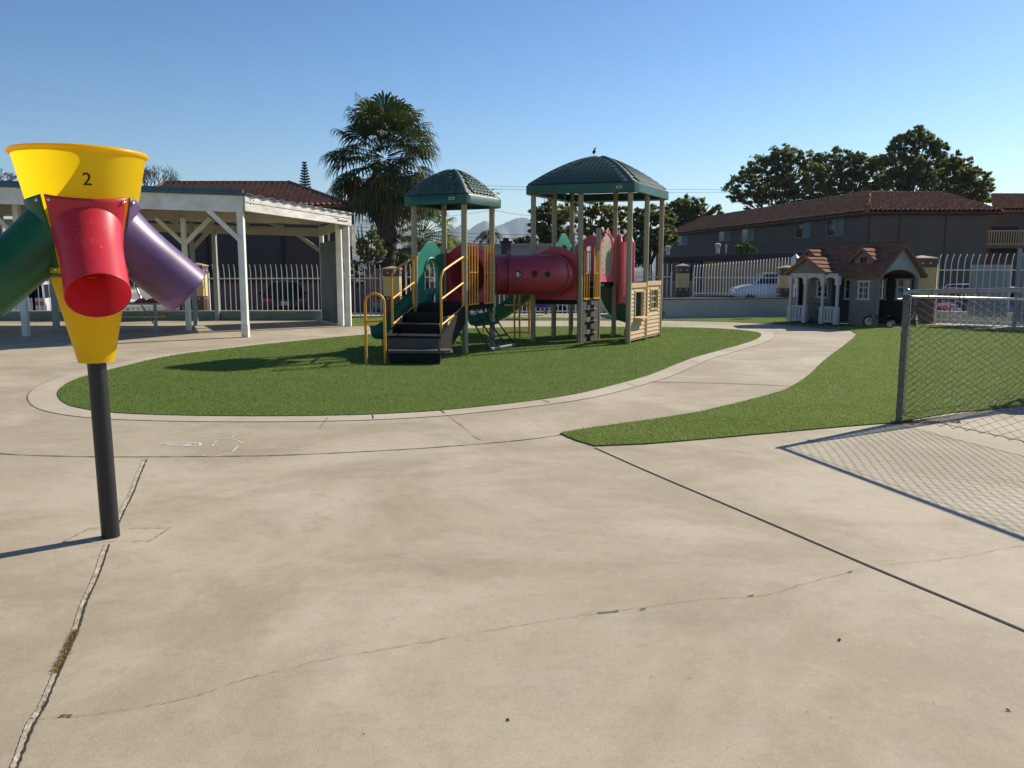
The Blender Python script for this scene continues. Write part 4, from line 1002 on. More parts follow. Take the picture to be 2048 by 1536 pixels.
bx_, by_ = G(80, 660); bb = thing('storage_crate', 'small orange pink crate standing on the kerb under the shelter', 'crate', (bx_, by_+1.2, .3))
c_ = V((-14.2, 26.4, .48)); bb.location = (c_.x, c_.y, .31)
mb = MB(); mb.plate(rect(-.18, -.17, .18, .17), [rect(-.15, -.14, .15, .14)], c_+V((0, 0, -.15)), (1, 0, 0), (0, 1, 0), .30); mb.box(c_+V((0, 0, -.135)), (.30, .28, .02)); mb.build('body', 'brick_block', bb, bevel=.006)

# ================================================================ FENCE, PILLARS, LOW WALL
def fence_run(a, b, z0, h, tip, label, spacing=.165, h1=None, tiplen=.08, group='white steel fence runs around the yard', name='picket_fence'):
    a, b = V((a[0], a[1], 0)), V((b[0], b[1], 0)); d = (b-a).normalized(); L_ = (b-a).length; tip = V(tip).normalized()
    t = thing(name, label, 'fence', (a.x, a.y, z0), group)
    n = int(L_/spacing); mb = MB()
    for i in range(n+1):
        p = a+d*(L_*i/n)+UP*z0; hh = h+((h1 or h)-h)*i/n
        pts = [p+UP*.03, p+UP*(hh-.42)]+[p+UP*(hh-.42+.42*math.sin(q))+tip*(tiplen*(1-math.cos(q))) for q in np.linspace(.25, 1.25, 5)]
        mb.tube(pts, .0125, 4)
    mb.build('picket_panel', 'fence_white', t)
    for zz in (.12, h-.48):
        mb = MB(); mb.beam(a+UP*(z0+zz), b+UP*(z0+zz), .03, .04); mb.build('rail', 'fence_white', t)
    for q in (a, b):
        mb = MB(); mb.beam(q+UP*z0, q+UP*(z0+h-.3), .05, .05, up=(1, 0, 0)); mb.build('fence_post', 'fence_white', t)
    return t
def nrm2(a, b, s): d = V((b[0]-a[0], b[1]-a[1], 0)).normalized(); return V((-d.y, d.x, 0))*s
def lerp2(a, b, t): return (a[0]+(b[0]-a[0])*t, a[1]+(b[1]-a[1])*t)
L1 = (-10.62, 27.25); L0 = (-15.5, 26.95); LM = lerp2(FL1, FL2, .117)
fence_run(L0, L1, 0, 1.83, (-.25, -1, 0), 'grey white picket fence behind the picnic table under the shelter')
fence_run((-24, 26.7), L0, 0, 1.83, (-.25, -1, 0), 'picket fence at the far left behind the green chute')
fence_run((-9.95, 27.35), (-5.9, 28.3), 0, 1.80, (-.3, -1, 0), 'picket fence in front of the dark parked car seen under the shelter')
fence_run((-5.9, 28.3), (-4.55, 28.9), 0, 1.80, (-.3, -1, 0), 'short picket fence between the shelter and the cream pillar')
fence_run((-3.7, 29.1), (5.9, 30.9), 0, 1.83, (-.35, -1, 0), 'long white picket fence behind the climbing structure')
fence_run((6.75, 31.0), FL3, .62, 1.18, nrm2((6.75, 31.0), FL3, 1), 'white picket fence on the low wall in front of the white van', tiplen=.34, spacing=.105, h1=1.50)
FL3b = (11.3, 27.6)
fence_run(FL3, (12.05, 26.2), 0, 2.0, nrm2(FL3, (12.05, 26.2), 1), 'white picket fence partly hidden behind the grey playhouse', tiplen=.36)
fence_run((12.75, 25.0), FL5, 0, 2.08, nrm2((12.75, 25.0), FL5, 1), 'white picket fence with strongly curved tips in front of the parked cars', tiplen=.36)
fence_run(FL5, FL6, 0, 2.08, nrm2(FL5, FL6, 1), 'picket fence continuing past the mesh screen at the right edge')
def pillar(c, z0, z1, label, w_=.46, band_top=True, low=.62):
    t = thing('gate_pillar', label, 'pillar', (c[0], c[1], 0), 'cream stucco pillars along the fence'); c = V((c[0], c[1], 0)); h = z1-z0
    mb = MB(); mb.box(c+UP*((z0+low+z1-.24)/2), (w_, w_, z1-.24-z0-low)); mb.build('stucco_shaft', 'cream_stucco', t, bevel=.01)
    mb = MB(); mb.box(c+UP*(z1-.12), (w_+.012, w_+.012, .24)); tb_ = mb.build('tile_band', 'brown_tile', t, bevel=.005)
    mb = MB(); mb.box(c+UP*(z0+low/2), (w_+.02, w_+.02, low)); mb.build('tile_base', 'brown_tile', t, bevel=.005)
    mb = MB()
    for dx, dy in ((0, -1), (1, 0), (-1, 0)):
        for s in (-.12, .12):
            for zz in (z1-.12, z0+low-.07):
                e_ = V((-dy, dx, 0)); mb.lathe([(.032, 0), (.03, .006), (0, .008)], c+V((dx, dy, 0))*(w_/2+.009)+e_*s+UP*zz, 12, axis=(dx, dy, 0), capt=False)
    mb.build('tile_dot', 'white_dot', tb_)
    mb = MB(); q = w_/2+.03; vs = [c+V((x, y, z1)) for x, y in ((-q, -q), (q, -q), (q, q), (-q, q))]+[c+V((x, y, z1+.04)) for x, y in ((-q, -q), (q, -q), (q, q), (-q, q))]+[c+UP*(z1+.12)]
    mb.add(vs, [(3, 2, 1, 0), (0, 1, 5, 4), (1, 2, 6, 5), (2, 3, 7, 6), (3, 0, 4, 7), (4, 5, 8), (5, 6, 8), (6, 7, 8), (7, 4, 8)]); mb.build('cap', 'cap_stone', t)
    return t
pillar((-10.3, 27.35), 0, 1.72, 'cream and brown tiled pillar under the shelter right of the purple chute', .50, low=.75)
pillar((-4.15, 28.95), 0, 1.62, 'cream pillar with pyramid cap behind the stair handrail', .56, low=.7)
pillar((6.33, 31.0), 0, 1.72, 'small cream pillar on the low wall right of the big roof posts', .42, low=.95)
pillar((9.95, 30.2), 0, 1.65, 'cream pillar glimpsed behind the porch of the playhouse', .55, low=.95)
pillar((12.33, 25.2), 0, 1.92, 'wide cream pillar between the playhouse and the chain link fence', .62, low=.85)
wl = thing('low_wall', 'low pale painted concrete wall carrying the white fence', 'wall', (6, 30, 0))
mb = MB()
W0, W1, W2, W3 = V((3.9, 27.6, 0)), V((6.35, 28.15, 0)), V((9.9, 28.9, 0)), V((10.5, 28.4, 0))
for a, b in ((W0, W1), (W1, W2), (W2, W3)):
    mb.beam(a+UP*.30, b+UP*.30, .2, .64)
mb.beam(W0+UP*.30, V((3.9, 30.6, .30)), .2, .64)
mb.build('wall', 'low_wall_paint', wl)
mb = MB()
for a, b in ((W0, W1), (W1, W2), (W2, W3)): mb.beam(a+UP*.635, b+UP*.635, .24, .035)
mb.build('coping', 'brown_tile', wl)
mb = MB()
for x, t_ in ((5.05, 0), ): mb.box(W0.lerp(W1, .47)+V((0, -.102, .3)), (.012, .006, .6))
for t_ in (.12, .5, .82): mb.lathe([(.02, 0), (.02, .004)], W1.lerp(W2, t_)+V((.02, -.105, .32)), 10, axis=(0, -1, 0))
mb.build('wall_joint', 'dark_trim', wl)
tag(MB().poly([(W0.x, W0.y+.1), (W1.x, W1.y+.1), (W2.x, W2.y+.1), (10.6, 29.7), (6.55, 30.9), (3.9, 30.4)], 0, .60).build('planter_ground', 'asphalt'), kind='structure')
# mesh screens behind the fence at the right edge
sc1 = thing('privacy_screen', 'grey mesh privacy screen tied behind the curved fence', 'screen', (14.0, 23.9, 0))
d = (V((*FL5, 0))-V((12.75, 25.0, 0))).normalized(); n_ = V((-d.y, d.x, 0))
mb = MB(); mb.box(V((13.85, 24.15, 1.0)), (1.05, .02, 1.5), d); mb.build('mesh_sheet', 'screen_mesh', sc1)
mb = MB(); d6 = (V((*FL6, 0))-V((*FL5, 0))).normalized(); mb.box(V((*FL5, 1.08))+d6*1.6+V((.1, .1, 0)), (3.2, .02, 2.0), d6); mb.beam(V((*FL5, 0)), V((*FL5, 2.2)), .08, .08, up=(1, 0, 0)); mb.beam(V((*FL5, 2.02)), V((*FL5, 2.02))+d6*3.2, .06, .06); mb.build('gate_sheet', 'screen_mesh', sc1)
cw2 = thing('low_wall', 'pale concrete ledge just outside the fence below the parked cars', 'wall', (13, 27, LOT))
mb = MB(); mb.beam(V((12.9, 26.6, .05)), V((17, 23.2, .05)), .3, .55); mb.build('wall', 'low_wall_paint', cw2)

# ================================================================ PLAYHOUSE
K = V((10.2, 23.35, 0)); wdr = V((.84, .543, 0)).normalized(); ldr = V((-.543, .84, 0)).normalized()
ph = thing('playhouse', 'grey timber playhouse with white porch posts and red brown shingle roof', 'playhouse', K)
WD, LN = 2.0, 2.95; EZ = 1.52; RZ = 2.33; RW = .78
def pt(w_, l, z=0): return K+wdr*w_+ldr*l+UP*z
def wall(a, b, z0, z1, holes, m, th=.05, name='wall', outl=None):
    d, ln = span(a, b); mb = MB(); mb.plate(outl(ln) if outl else rect(0, z0, ln, z1), holes, a, d, UP, th, centre=True); return mb.build(name, m, ph)
# front side wall with a window, gable end with big arched doorway
rake = (RZ-EZ)/(WD/2)
def gable_out(ln): return [(0, 0), (ln*.08, 0)]+[(ln*.08, 1.35)]+[(ln*.5+ln*.42*math.cos(a), 1.33+.28*math.sin(a)) for a in np.linspace(math.pi, 0, 13)]+[(ln*.92, 0), (ln, 0), (ln, EZ), (ln/2, RZ-.04), (0, EZ)]
def window(parent, c, d, n_, w_, h, m='playhouse_white', glass=False, bars=(2, 3)):
    mb = MB(); f = .045
    for xx, yy, ww, hh in ((-w_/2, 0, f, h+f), (w_/2, 0, f, h+f), (0, -h/2, w_+2.4*f, f*1.2), (0, h/2, w_+2.4*f, f*1.2)): mb.box(c+d*xx+UP*yy+n_*.03, (ww, .05, hh), d, n_, UP)
    for i in range(1, bars[0]): mb.box(c+d*(-w_/2+w_*i/bars[0])+n_*.03, (.022, .03, h), d, n_, UP)
    for i in range(1, bars[1]): mb.box(c+UP*(-h/2+h*i/bars[1])+n_*.03, (w_, .03, .022), d, n_, UP)
    mb.build('window_frame', m, parent)
hw_ = [rect(.20, .78, .52, 1.28)]
w1 = wall(pt(0, 0), pt(0, .80), 0, EZ, hw_, 'playhouse_grey'); window(w1, pt(0, .36, 1.03), ldr, -wdr, .32, .50)
w2 = wall(pt(.42, .80), pt(.42, 2.75), 0, EZ, [rect(.12, .1, .75, 1.4), rect(1.05, .78, 1.42, 1.28)], 'playhouse_grey'); window(w2, pt(.42, 2.035, 1.03), ldr, -wdr, .37, .50)
wall(pt(0, .80), pt(.42, .80), 0, EZ, [], 'playhouse_grey')
wall(pt(0, 0), pt(WD, 0), 0, EZ, [], 'playhouse_grey', outl=gable_out, name='gable_wall')
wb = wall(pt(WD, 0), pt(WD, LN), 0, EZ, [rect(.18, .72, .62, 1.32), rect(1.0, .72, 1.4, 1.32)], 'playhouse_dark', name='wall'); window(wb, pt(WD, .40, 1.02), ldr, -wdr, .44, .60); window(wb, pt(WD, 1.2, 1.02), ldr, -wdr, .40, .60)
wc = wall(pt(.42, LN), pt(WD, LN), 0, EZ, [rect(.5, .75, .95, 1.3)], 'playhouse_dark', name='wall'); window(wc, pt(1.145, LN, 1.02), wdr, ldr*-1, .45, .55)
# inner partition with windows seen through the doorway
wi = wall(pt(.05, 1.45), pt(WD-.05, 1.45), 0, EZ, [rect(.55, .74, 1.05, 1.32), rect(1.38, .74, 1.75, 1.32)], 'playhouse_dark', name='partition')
window(wi, pt(.85, 1.45, 1.03), wdr, -ldr, .50, .58, bars=(2, 2)); window(wi, pt(1.615, 1.45, 1.03), wdr, -ldr, .37, .58, bars=(2, 2))
# gable arch board
mb = MB(); ln = WD; arc = [(ln*.5+ln*.42*math.cos(a), 1.33+.28*math.sin(a)) for a in np.linspace(math.pi, 0, 17)]
mb.plate([(0, 1.36)]+[(0, EZ+.0), (ln/2, RZ-.06), (ln, EZ), (ln, 1.36), (ln*.92, 1.36)]+arc[::-1][1:-1]+[(ln*.08, 1.36)], [], pt(0, -.035), wdr, UP, .03); mb.build('gable_board', 'grey_post_paint', ph)
# roof: shingled slopes
def shake_roof(o, ex, eu, w_, h_, rows, name='roof_slope', cols=9):
    ex = V(ex).normalized(); eu = V(eu).normalized(); nn = ex.cross(eu).normalized()
    if nn.z < 0: nn = -nn
    mb = MB(); rng = random.Random(hash((round(o[0], 2), round(w_, 2))) & 255)
    for r_ in range(rows):
        y0 = h_*r_/rows; y1 = h_*(r_+1)/rows+.03; x = 0
        while x < w_:
            cw_ = rng.uniform(.7, 1.4)*w_/cols; x1 = min(w_, x+cw_); j = rng.uniform(-.02, .02)
            vs = [o+ex*x+eu*(y0+j)+nn*.045, o+ex*(x1-.006)+eu*(y0+j)+nn*.045, o+ex*(x1-.006)+eu*y1+nn*.012, o+ex*x+eu*y1+nn*.012, o+ex*x+eu*(y0+j), o+ex*(x1-.006)+eu*(y0+j)]
            mb.add(vs, [(0, 1, 2, 3), (4, 5, 1, 0), (0, 3, 4), (1, 5, 2)]); x = x1
    sl = mb.build(name, 'shake', ph)
    mb = MB(); vs = [o, o+ex*w_, o+ex*w_+eu*h_, o+eu*h_]; vs2 = [p-nn*.05 for p in vs]; mb.add([p for p in vs]+vs2, [(0, 1, 2, 3), (7, 6, 5, 4), (0, 4, 5, 1), (1, 5, 6, 2), (2, 6, 7, 3), (3, 7, 4, 0)]); mb.build('roof_board', 'shake_edge', sl)
    return sl
ov = .16; upl = (wdr*(WD/2)+UP*(RZ-EZ)); lenu = (upl.length)*(WD/2+ov)/(WD/2); upl.normalize()
upr = (-wdr*(WD/2)+UP*(RZ-EZ)).normalized()
eo = pt(0, -.22, EZ)-upl*(ov*1.15); shake_roof(eo, ldr, upl, LN+.1, lenu+.03, 6, cols=10)
eo2 = pt(WD, -.22, EZ)-upr*(ov*1.15); shake_roof(eo2, ldr, upr, LN+.1, lenu+.03, 6, cols=10)
# porch cross gable, ridge running inwards
PL, PW = 1.98, -.42
pu1 = (ldr*-.62+UP*.46); pr_z = 1.98
for sg in (1, -1):
    ea = ldr*sg; o_ = K+wdr*(PW-.15)+ldr*PL+ea*.74+UP*(1.50); up_ = (ea*-.74+UP*(pr_z-1.50)); shake_roof(o_, wdr, up_.normalized(), 1.35, up_.length+.02, 4, cols=5)
mb = MB(); mb.plate([(-.62, 1.44), (.62, 1.44), (.62, 1.53), (0, pr_z-.07), (-.62, 1.53)], [], K+ldr*PL+wdr*(PW-.02), ldr, UP, .04); mb.build('porch_gable', 'playhouse_grey', ph)
# dormers
for l_, sc_ in ((.62, .36), (2.45, .36)):
    zb_ = 1.80; o0 = .42
    mb = MB(); mb.plate([(-sc_*.8, zb_-.08), (sc_*.8, zb_-.08), (sc_*.8, zb_+.10), (0, zb_+.40), (-sc_*.8, zb_+.10)], [rect(-.10, zb_-.0, -.01, zb_+.16), rect(.01, zb_-.0, .10, zb_+.16)], K+ldr*l_+wdr*(o0-.16), ldr, UP, .04); mb.build('dormer_front', 'playhouse_grey', ph)
    for sg in (1, -1):
        ea = ldr*sg; o_ = K+wdr*(o0-.28)+ldr*l_+ea*(sc_+.06)+UP*(zb_+.06); up_ = (ea*-(sc_+.06)+UP*.36); shake_roof(o_, wdr, up_.normalized(), .75, up_.length+.015, 3, cols=3, name='dormer_roof')
# porch posts, arches and rail panels
def pcol(w_, l, s=.085):
    mb = MB(); b = pt(w_, l); mb.box(b+UP*.27, (s*1.5, s*1.5, .54), ldr); mb.box(b+UP*.85, (s*.85, s*.85, .66), ldr); mb.box(b+UP*1.30, (s*1.5, s*1.5, .26), ldr); mb.build('porch_post', 'playhouse_white', ph, bevel=.006)
cols_ = [(PW, .93), (PW, 1.42), (PW, 2.02), (PW, 2.55)]
for c in cols_: pcol(*c)
def arch_board(l0, l1):
    ln = l1-l0; mb = MB(); mb.plate([(0, 1.50), (0, 1.24)]+[(ln/2-(ln/2-.05)*math.cos(a), 1.24+.15*math.sin(a)) for a in np.linspace(0, math.pi, 11)]+[(ln, 1.24), (ln, 1.50)], [], pt(PW, l0)-wdr*.03, ldr, UP, .05); mb.build('arch_board', 'playhouse_white', ph)
arch_board(.93, 1.42); arch_board(1.42, 2.02); arch_board(2.02, 2.55)
def rail_panel(l0, l1):
    mb = MB(); a, b = pt(PW, l0), pt(PW, l1); mb.beam(a+UP*.52, b+UP*.52, .05, .06); mb.beam(a+UP*.12, b+UP*.12, .05, .06)
    for t in (.18, .39, .6, .82): mb.box(a.lerp(b, t)+UP*.32, (.07, .03, .40), ldr, None)
    mb.build('rail_panel', 'playhouse_white', ph)
rail_panel(.93, 1.42); rail_panel(2.02, 2.55)
mb = MB(); mb.box(pt(-.02, 2.62, .75), (.04, .05, 1.5), ldr); mb.build('downpipe', 'playhouse_white', ph)
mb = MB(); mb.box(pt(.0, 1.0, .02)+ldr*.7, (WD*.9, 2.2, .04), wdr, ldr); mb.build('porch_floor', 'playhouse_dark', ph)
# lantern standing on the fence corner behind the porch
ll = V((9.72, 28.7, .65)); la = thing('post_lantern', 'white lantern on a short post above the low wall by the playhouse roof', 'lamp', ll)
mb = MB(); mb.tube([ll, ll+UP*.95], .03, 10); mb.build('post', 'lantern_white', la)
mb = MB(); mb.lathe([(.05, .95), (.13, 1.02), (.16, 1.28), (.10, 1.32), (.19, 1.34), (.06, 1.45), (0, 1.5)], ll, 8, capt=False); mb.build('lamp_head', 'lantern_white', la)
# tricycles
def wheel(p, r, axis, parent, hub='trike_cream'):
    mb = MB(); mb.lathe([(r*.72, -.018), (r, -.018), (r*1.02, 0), (r, .018), (r*.72, .018)], p, 20, axis=axis); t = mb.build('wheel', 'tyre', parent, smooth=40)
    mb = MB(); mb.lathe([(r*.72, -.021), (r*.72, .021)], p, 20, axis=axis); mb.build('hub', hub, t)
def trike(c, ang, label, colr, hub):
    c = V(c); t = thing('tricycle', label, 'tricycle', c); f = V((math.cos(ang), math.sin(ang), 0)); s = V((-f.y, f.x, 0))
    wheel(c+f*.36+UP*.16, .16, s, t, hub); wheel(c-f*.2+s*.2+UP*.10, .10, s, t, hub); wheel(c-f*.2-s*.2+UP*.10, .10, s, t, hub)
    mb = MB(); mb.tube([c+f*.36+UP*.16+s*.04, c+f*.30+UP*.42, c+f*.27+UP*.56], .015, 8); mb.tube([c+f*.29+UP*.40, c+f*.05+UP*.24, c-f*.2+UP*.12], .018, 8); mb.tube([c-f*.2+s*.2+UP*.1, c-f*.2-s*.2+UP*.1], .014, 8); mb.build('frame', colr, t, smooth=50)
    mb = MB(); mb.tube([c+f*.24+UP*.56+s*.2, c+f*.27+UP*.55+s*.05, c+f*.27+UP*.55-s*.05, c+f*.24+UP*.56-s*.2], .013, 8); mb.build('handlebar', colr, t, smooth=50)
    mb = MB(); mb.lathe([(.0, 0), (.10, .01), (.11, .035), (0, .045)], c-f*.08+UP*.30, 14); mb.build('seat', 'tyre', t, smooth=50)
trike((*G(1765, 655), 0), 2.6, 'black tricycle with cream wheel hubs at the arched playhouse doorway', 'black_paint', 'trike_cream')
trike(pt(-.12, 1.75, .04), 1.2, 'dark blue tricycle parked in the playhouse porch opening', 'toy_dark_blue', 'tyre')
trike((*G(1822, 652), 0), .8, 'tricycle half hidden behind the chain link post by the playhouse', 'black_paint', 'trike_cream')
# spring rider in front of the far fence
sx, sy_ = G(1092, 630)
sr = thing('spring_rider', 'small blue and red spring riding toy beyond the tunnel on the far grass', 'playground toy', (sx, sy_, 0))
mb = MB(); mb.tube([(sx+.07*math.cos(a), sy_+.07*math.sin(a), .02+a*.011) for a in np.linspace(0, 6*math.pi, 60)], .012, 6); mb.build('spring', 'toy_dark_blue', sr)
mb = MB(); mb.lathe([(0, -.42), (.09, -.38), (.15, -.2), (.16, .1), (.11, .3), (0, .40)], (sx, sy_, .42), 16, axis=(1, .2, .12)); mb.build('body', 'toy_blue', sr, smooth=60)
mb = MB(); mb.box((sx+.35, sy_, .56), (.22, .14, .26), (1, .2, .4)); mb.tube([(sx+.2, sy_-.2, .62), (sx+.2, sy_+.2, .62)], .018, 8); mb.build('head', 'toy_red', sr, bevel=.03)
mb = MB(); mb.tube(catmull([(sx-.4, sy_-.1, .5), (sx-.65, sy_-.1, .62), (sx-.62, sy_-.1, .35), (sx-.35, sy_-.1, .32)], 5), .02, 8); mb.build('handle', 'toy_blue', sr)
# ride-on toy cut by the right edge of the picture
rx, ry = 6.95, 10.15
rt = thing('toy_car', 'grey and dark blue toddler toy car behind the chain link at the right edge', 'toy car', (rx, ry, 0))
mb = MB(); rings = []
for x, z0, z1, hw2 in ((-.42, .2, .30, .18), (-.36, .13, .42, .24), (-.1, .11, .46, .26), (.2, .11, .46, .26), (.45, .13, .40, .24), (.52, .18, .30, .18)):
    rings.append([V((rx+x, ry+hw2*math.cos(a), (z0+z1)/2+(z1-z0)/2*math.sin(a))) for a in np.linspace(0, 2*math.pi, 17)[:-1]])
mb.loft(rings); bo = mb.build('body', 'toy_grey', rt, smooth=50)
for x, y in ((-.3, -.22), (-.3, .22), (.38, -.22), (.38, .22)):
    mb = MB(); mb.tube([(rx+x, ry+y, .4), (rx+x*.7, ry+y*.85, .82)], .028, 8); mb.build('roof_pillar', 'toy_dark_blue', rt)
mb = MB(); mb.box((rx+.02, ry, .87), (.72, .5, .09)); mb.build('roof', 'toy_dark_blue', rt, bevel=.04)
for x in (-.24, .30):
    for y in (-.24, .24): wheel(V((rx+x, ry+y, .1)), .1, V((0, 1, 0)), rt, 'toy_grey')

# ================================================================ NEIGHBOURING BUILDINGS
def tile_plane(o, ex, up, poly, name, m, parent, cw_=.36, rh=.45, amp=.17, step=.09, sub=6):
    """barrel tiles laid on a sloping plane; poly = outline in (along eave, up slope)"""
    ex = V(ex).normalized(); up = (V(up)-ex*V(up).dot(ex)).normalized(); nn = ex.cross(up); nn = nn if nn.z > 0 else -nn
    xs = [p[0] for p in poly]; ys = [p[1] for p in poly]; x0, x1, y0, y1 = min(xs), max(xs), min(ys), max(ys)
    nc = int((x1-x0)/cw_)+1; nr = int((y1-y0)/rh)+1
    sx = x0+np.arange(nc*sub+1)*cw_/sub
    prof = amp*np.abs(np.sin(np.pi*np.arange(nc*sub+1)/sub))**.6
    lv = []
    for r_ in range(nr): lv += [(y0+r_*rh, step), (y0+(r_+1)*rh-.001, 0)]
    jit = np.random.rand(nr, nc+1)
    verts = np.zeros((len(lv), len(sx), 3)); E_, U_, N_ = np.array(ex), np.array(up), np.array(nn)
    for i, (y, s) in enumerate(lv):
        jj = np.repeat(jit[i//2], sub)[:len(sx)]*.012
        verts[i] = np.array(o)+sx[:, None]*E_+(y+jj[:, None]*1.5)*U_+(prof+s+jj)[:, None]*N_
    W_ = len(sx); idx = []
    P2_ = np.stack(np.meshgrid((sx[:-1]+sx[1:])/2, [(lv[i][0]+lv[i+1][0])/2 for i in range(len(lv)-1)]), -1).reshape(-1, 2)
    ok = in_poly(P2_, poly).reshape(len(lv)-1, W_-1)
    # keep risers next to kept rows
    for i in range(1, len(lv)-1, 2): ok[i] = ok[i-1] | (ok[i+1] if i+1 < len(lv)-1 else ok[i-1])
    I, J = np.nonzero(ok); f = np.stack([I*W_+J, I*W_+J+1, (I+1)*W_+J+1, (I+1)*W_+J], 1)
    return np_mesh(name, verts.reshape(-1, 3), f, m, parent)
def to_plane(o, ex, up, p):
    ex = V(ex).normalized(); up = (V(up)-ex*V(up).dot(ex)).normalized(); q = V(p)-V(o); return (q.dot(ex), q.dot(up))
def roof_face(pts, name, m, parent, **k):
    """pts: eave start, eave end, then the rest of the outline"""
    o, ex = V(pts[0]), V(pts[1])-V(pts[0]); up = V(pts[2])-V(pts[0])
    poly = [to_plane(o, ex, up, p) for p in pts]; r_ = tile_plane(o, ex, up, poly, name, m, parent, **k)
    mb = MB(); vs = [V(p)+UP*.01 for p in pts]; n_ = len(vs); mb.add(vs+[p-UP*.12 for p in vs], [tuple(range(n_)), tuple(range(2*n_-1, n_-1, -1))]+[(i, (i+1) % n_, n_+(i+1) % n_, n_+i) for i in range(n_)]); mb.build('roof_deck', m, r_); return r_
def ridge_caps(a, b, m, parent, r=.11):
    a, b = V(a), V(b); n = max(2, int((b-a).length/.42)); d = (b-a).normalized(); mb = MB()
    for i in range(n):
        p = a+(b-a)*i/n; mb.tube([p+UP*.04, p+d*.46+UP*.07], [r, r*.85], 8)
    mb.build('ridge_tiles', m, parent, smooth=50)
# --- apartment house with the long tiled wing, right
ZE = 5.77; ZR = 7.74
def GZ(px, py, z): return V((*G(px, py, z), z))
MOVE = 0
E1 = GZ(1735, 425, ZE); E2 = GZ(2008, 425, ZE); EL = GZ(1308, 474, ZE); Rd1 = GZ(1740, 386, ZR); Rd2 = GZ(1885, 387, ZR); Rm = GZ(1509, 415, ZR); Rl = GZ(1335, 444, ZR)
wd0 = (EL-E1).normalized(); Rl = Rd1+wd0*40.0; Rm = Rd1+wd0*18.0
ap = thing('apartment_building', 'long two storey brown stucco apartment building with red tiled hip roof', 'building', (E1.x, E1.y, LOT))
roof_face([E1, E2, Rd2, Rd1], 'roof', 'tile_right', ap)
roof_face([EL, E1, Rd1, Rm, Rl], 'roof', 'tile_right', ap)
MBk = MB(); MBk.add([E2, E2+V((0, 14, 0)), Rd2+V((0, 4, 0)), Rd2, Rd1, Rd1+V((2, 8, -.2)), Rm+V((3, 2, 0)), EL+V((12, 0, 0)), Rl+V((1, 2, 0))], [(0, 1, 2, 3), (3, 2, 5, 4), (4, 5, 6), (6, 5, 1, 7, 8)]); MBk.build('roof_rear', 'tile_right', ap)
for a, b in ((E1, Rd1), (Rd1, Rd2), (E2, Rd2), (Rd1, Rm), (Rm, Rl)): ridge_caps(a, b, 'tile_right', ap)
ins = .45; wd_ = (EL-E1).normalized(); wn = V((wd_.y, -wd_.x, 0)); wn = wn if wn.x > 0 else -wn
W1_ = E1+V((ins, ins, 0)); W2_ = V((PD(1975, 430, E1.y+ins)[0], E1.y+ins, ZE)); WL_ = EL+wn*ins
def wallseg(a, b, z0, z1, m, parent, th=.3, name='wall'):
    mb = MB(); mb.beam(V((a.x, a.y, (z0+z1)/2)), V((b.x, b.y, (z0+z1)/2)), th, z1-z0); return mb.build(name, m, parent)
wf = wallseg(W1_, W2_, LOT, ZE-.02, 'stucco_dark', ap); ws = wallseg(W1_-V((.15, 0, 0))+V((.15, .15, 0)), WL_, LOT, ZE-.02, 'stucco_dark', ap)
wallseg(W2_+V((-.15, .15, 0)), W2_+V((0, 13, 0)), LOT, ZE-.02, 'stucco_dark', ap)
mb = MB(); mb.beam(E1+UP*-.09, E2+UP*-.09, .08, .16); mb.beam(E1+UP*-.09, EL+UP*-.09, .08, .16)
vs = [E1-UP*.1, E2-UP*.1, E2+V((0, 1, -.1)), E1+V((.9, 1.0, -.1)), EL+wn*.9-UP*.1, EL-UP*.1]; mb.add(vs, [(0, 1, 2, 3), (0, 3, 4, 5)]); mb.build('eaves', 'dark_trim', ap)
for px in (1797, 1889):
    x = PD(px, 480, W1_.y-.16)[0]; mb = MB(); mb.box((x, W1_.y-.17, 3.4), (.06, .03, 4.6)); mb.build('expansion_joint', 'dark_trim', ap)
mb = MB(); mb.box((PD(1852, 500, W1_.y-.16)[0], W1_.y-.17, 2.7), (2.6, .03, .9)); mb.build('wall_patch', 'stucco_dark', ap)
def wall_window(parent, pxa, pxb, pya, pyb, a, b, off=.17, split=.5, curtain='curtain'):
    """window on the vertical wall a-b, surveyed by its picture edges"""
    d = (b-a); d.z = 0; d.normalize(); n = V((d.y, -d.x, 0)); n = n if n.y < 0 or (abs(n.y) < .3 and n.x < 0) else -n
    def hit(px, py):
        r = V(ray(px, py)); o = V((0, 0, EYE)); t = ((a-o).dot(n)+off)/r.dot(n); return o+r*t
    p0, p1 = hit(pxa, (pya+pyb)/2), hit(pxb, (pya+pyb)/2); zt, zb = hit((pxa+pxb)/2, pya).z, hit((pxa+pxb)/2, pyb).z
    c = (p0+p1)/2; w_ = V((p1.x-p0.x, p1.y-p0.y, 0)).length; h = zt-zb; c.z = (zt+zb)/2; mb = MB()
    for s in (-1, 1): mb.box(c+d*s*w_/2, (.07, .08, h+.07), d, n, UP); mb.box(c+UP*s*h/2, (w_, .08, .07), d, n, UP)
    mb.box(c, (.05, .06, h), d, n, UP); f = mb.build('window', 'window_frame', parent)
    mb = MB(); mb.box(c-n*.03, (w_, .02, h), d, n, UP); mb.build('pane', 'window_glass', f)
    mb = MB(); k = 7 if curtain == 'curtain' else 10
    sgn_ = 1 if d.x > 0 else -1
    for i in range(k):
        x = sgn_*(.02+w_*.5*split*2*i/k*.95); mb.box(c+d*(x+sgn_*.03)-n*.012, (w_*.5/k*1.3, .012, h*.94), d, n, UP)
    mb.build('curtain', curtain, f)
for r_ in ((1355, 1375, 464, 490), (1437, 1460, 456, 482), (1483, 1508, 456, 481), (1591, 1621, 444, 475), (1654, 1687, 438, 471)): wall_window(ap, *r_, WL_, W1_)
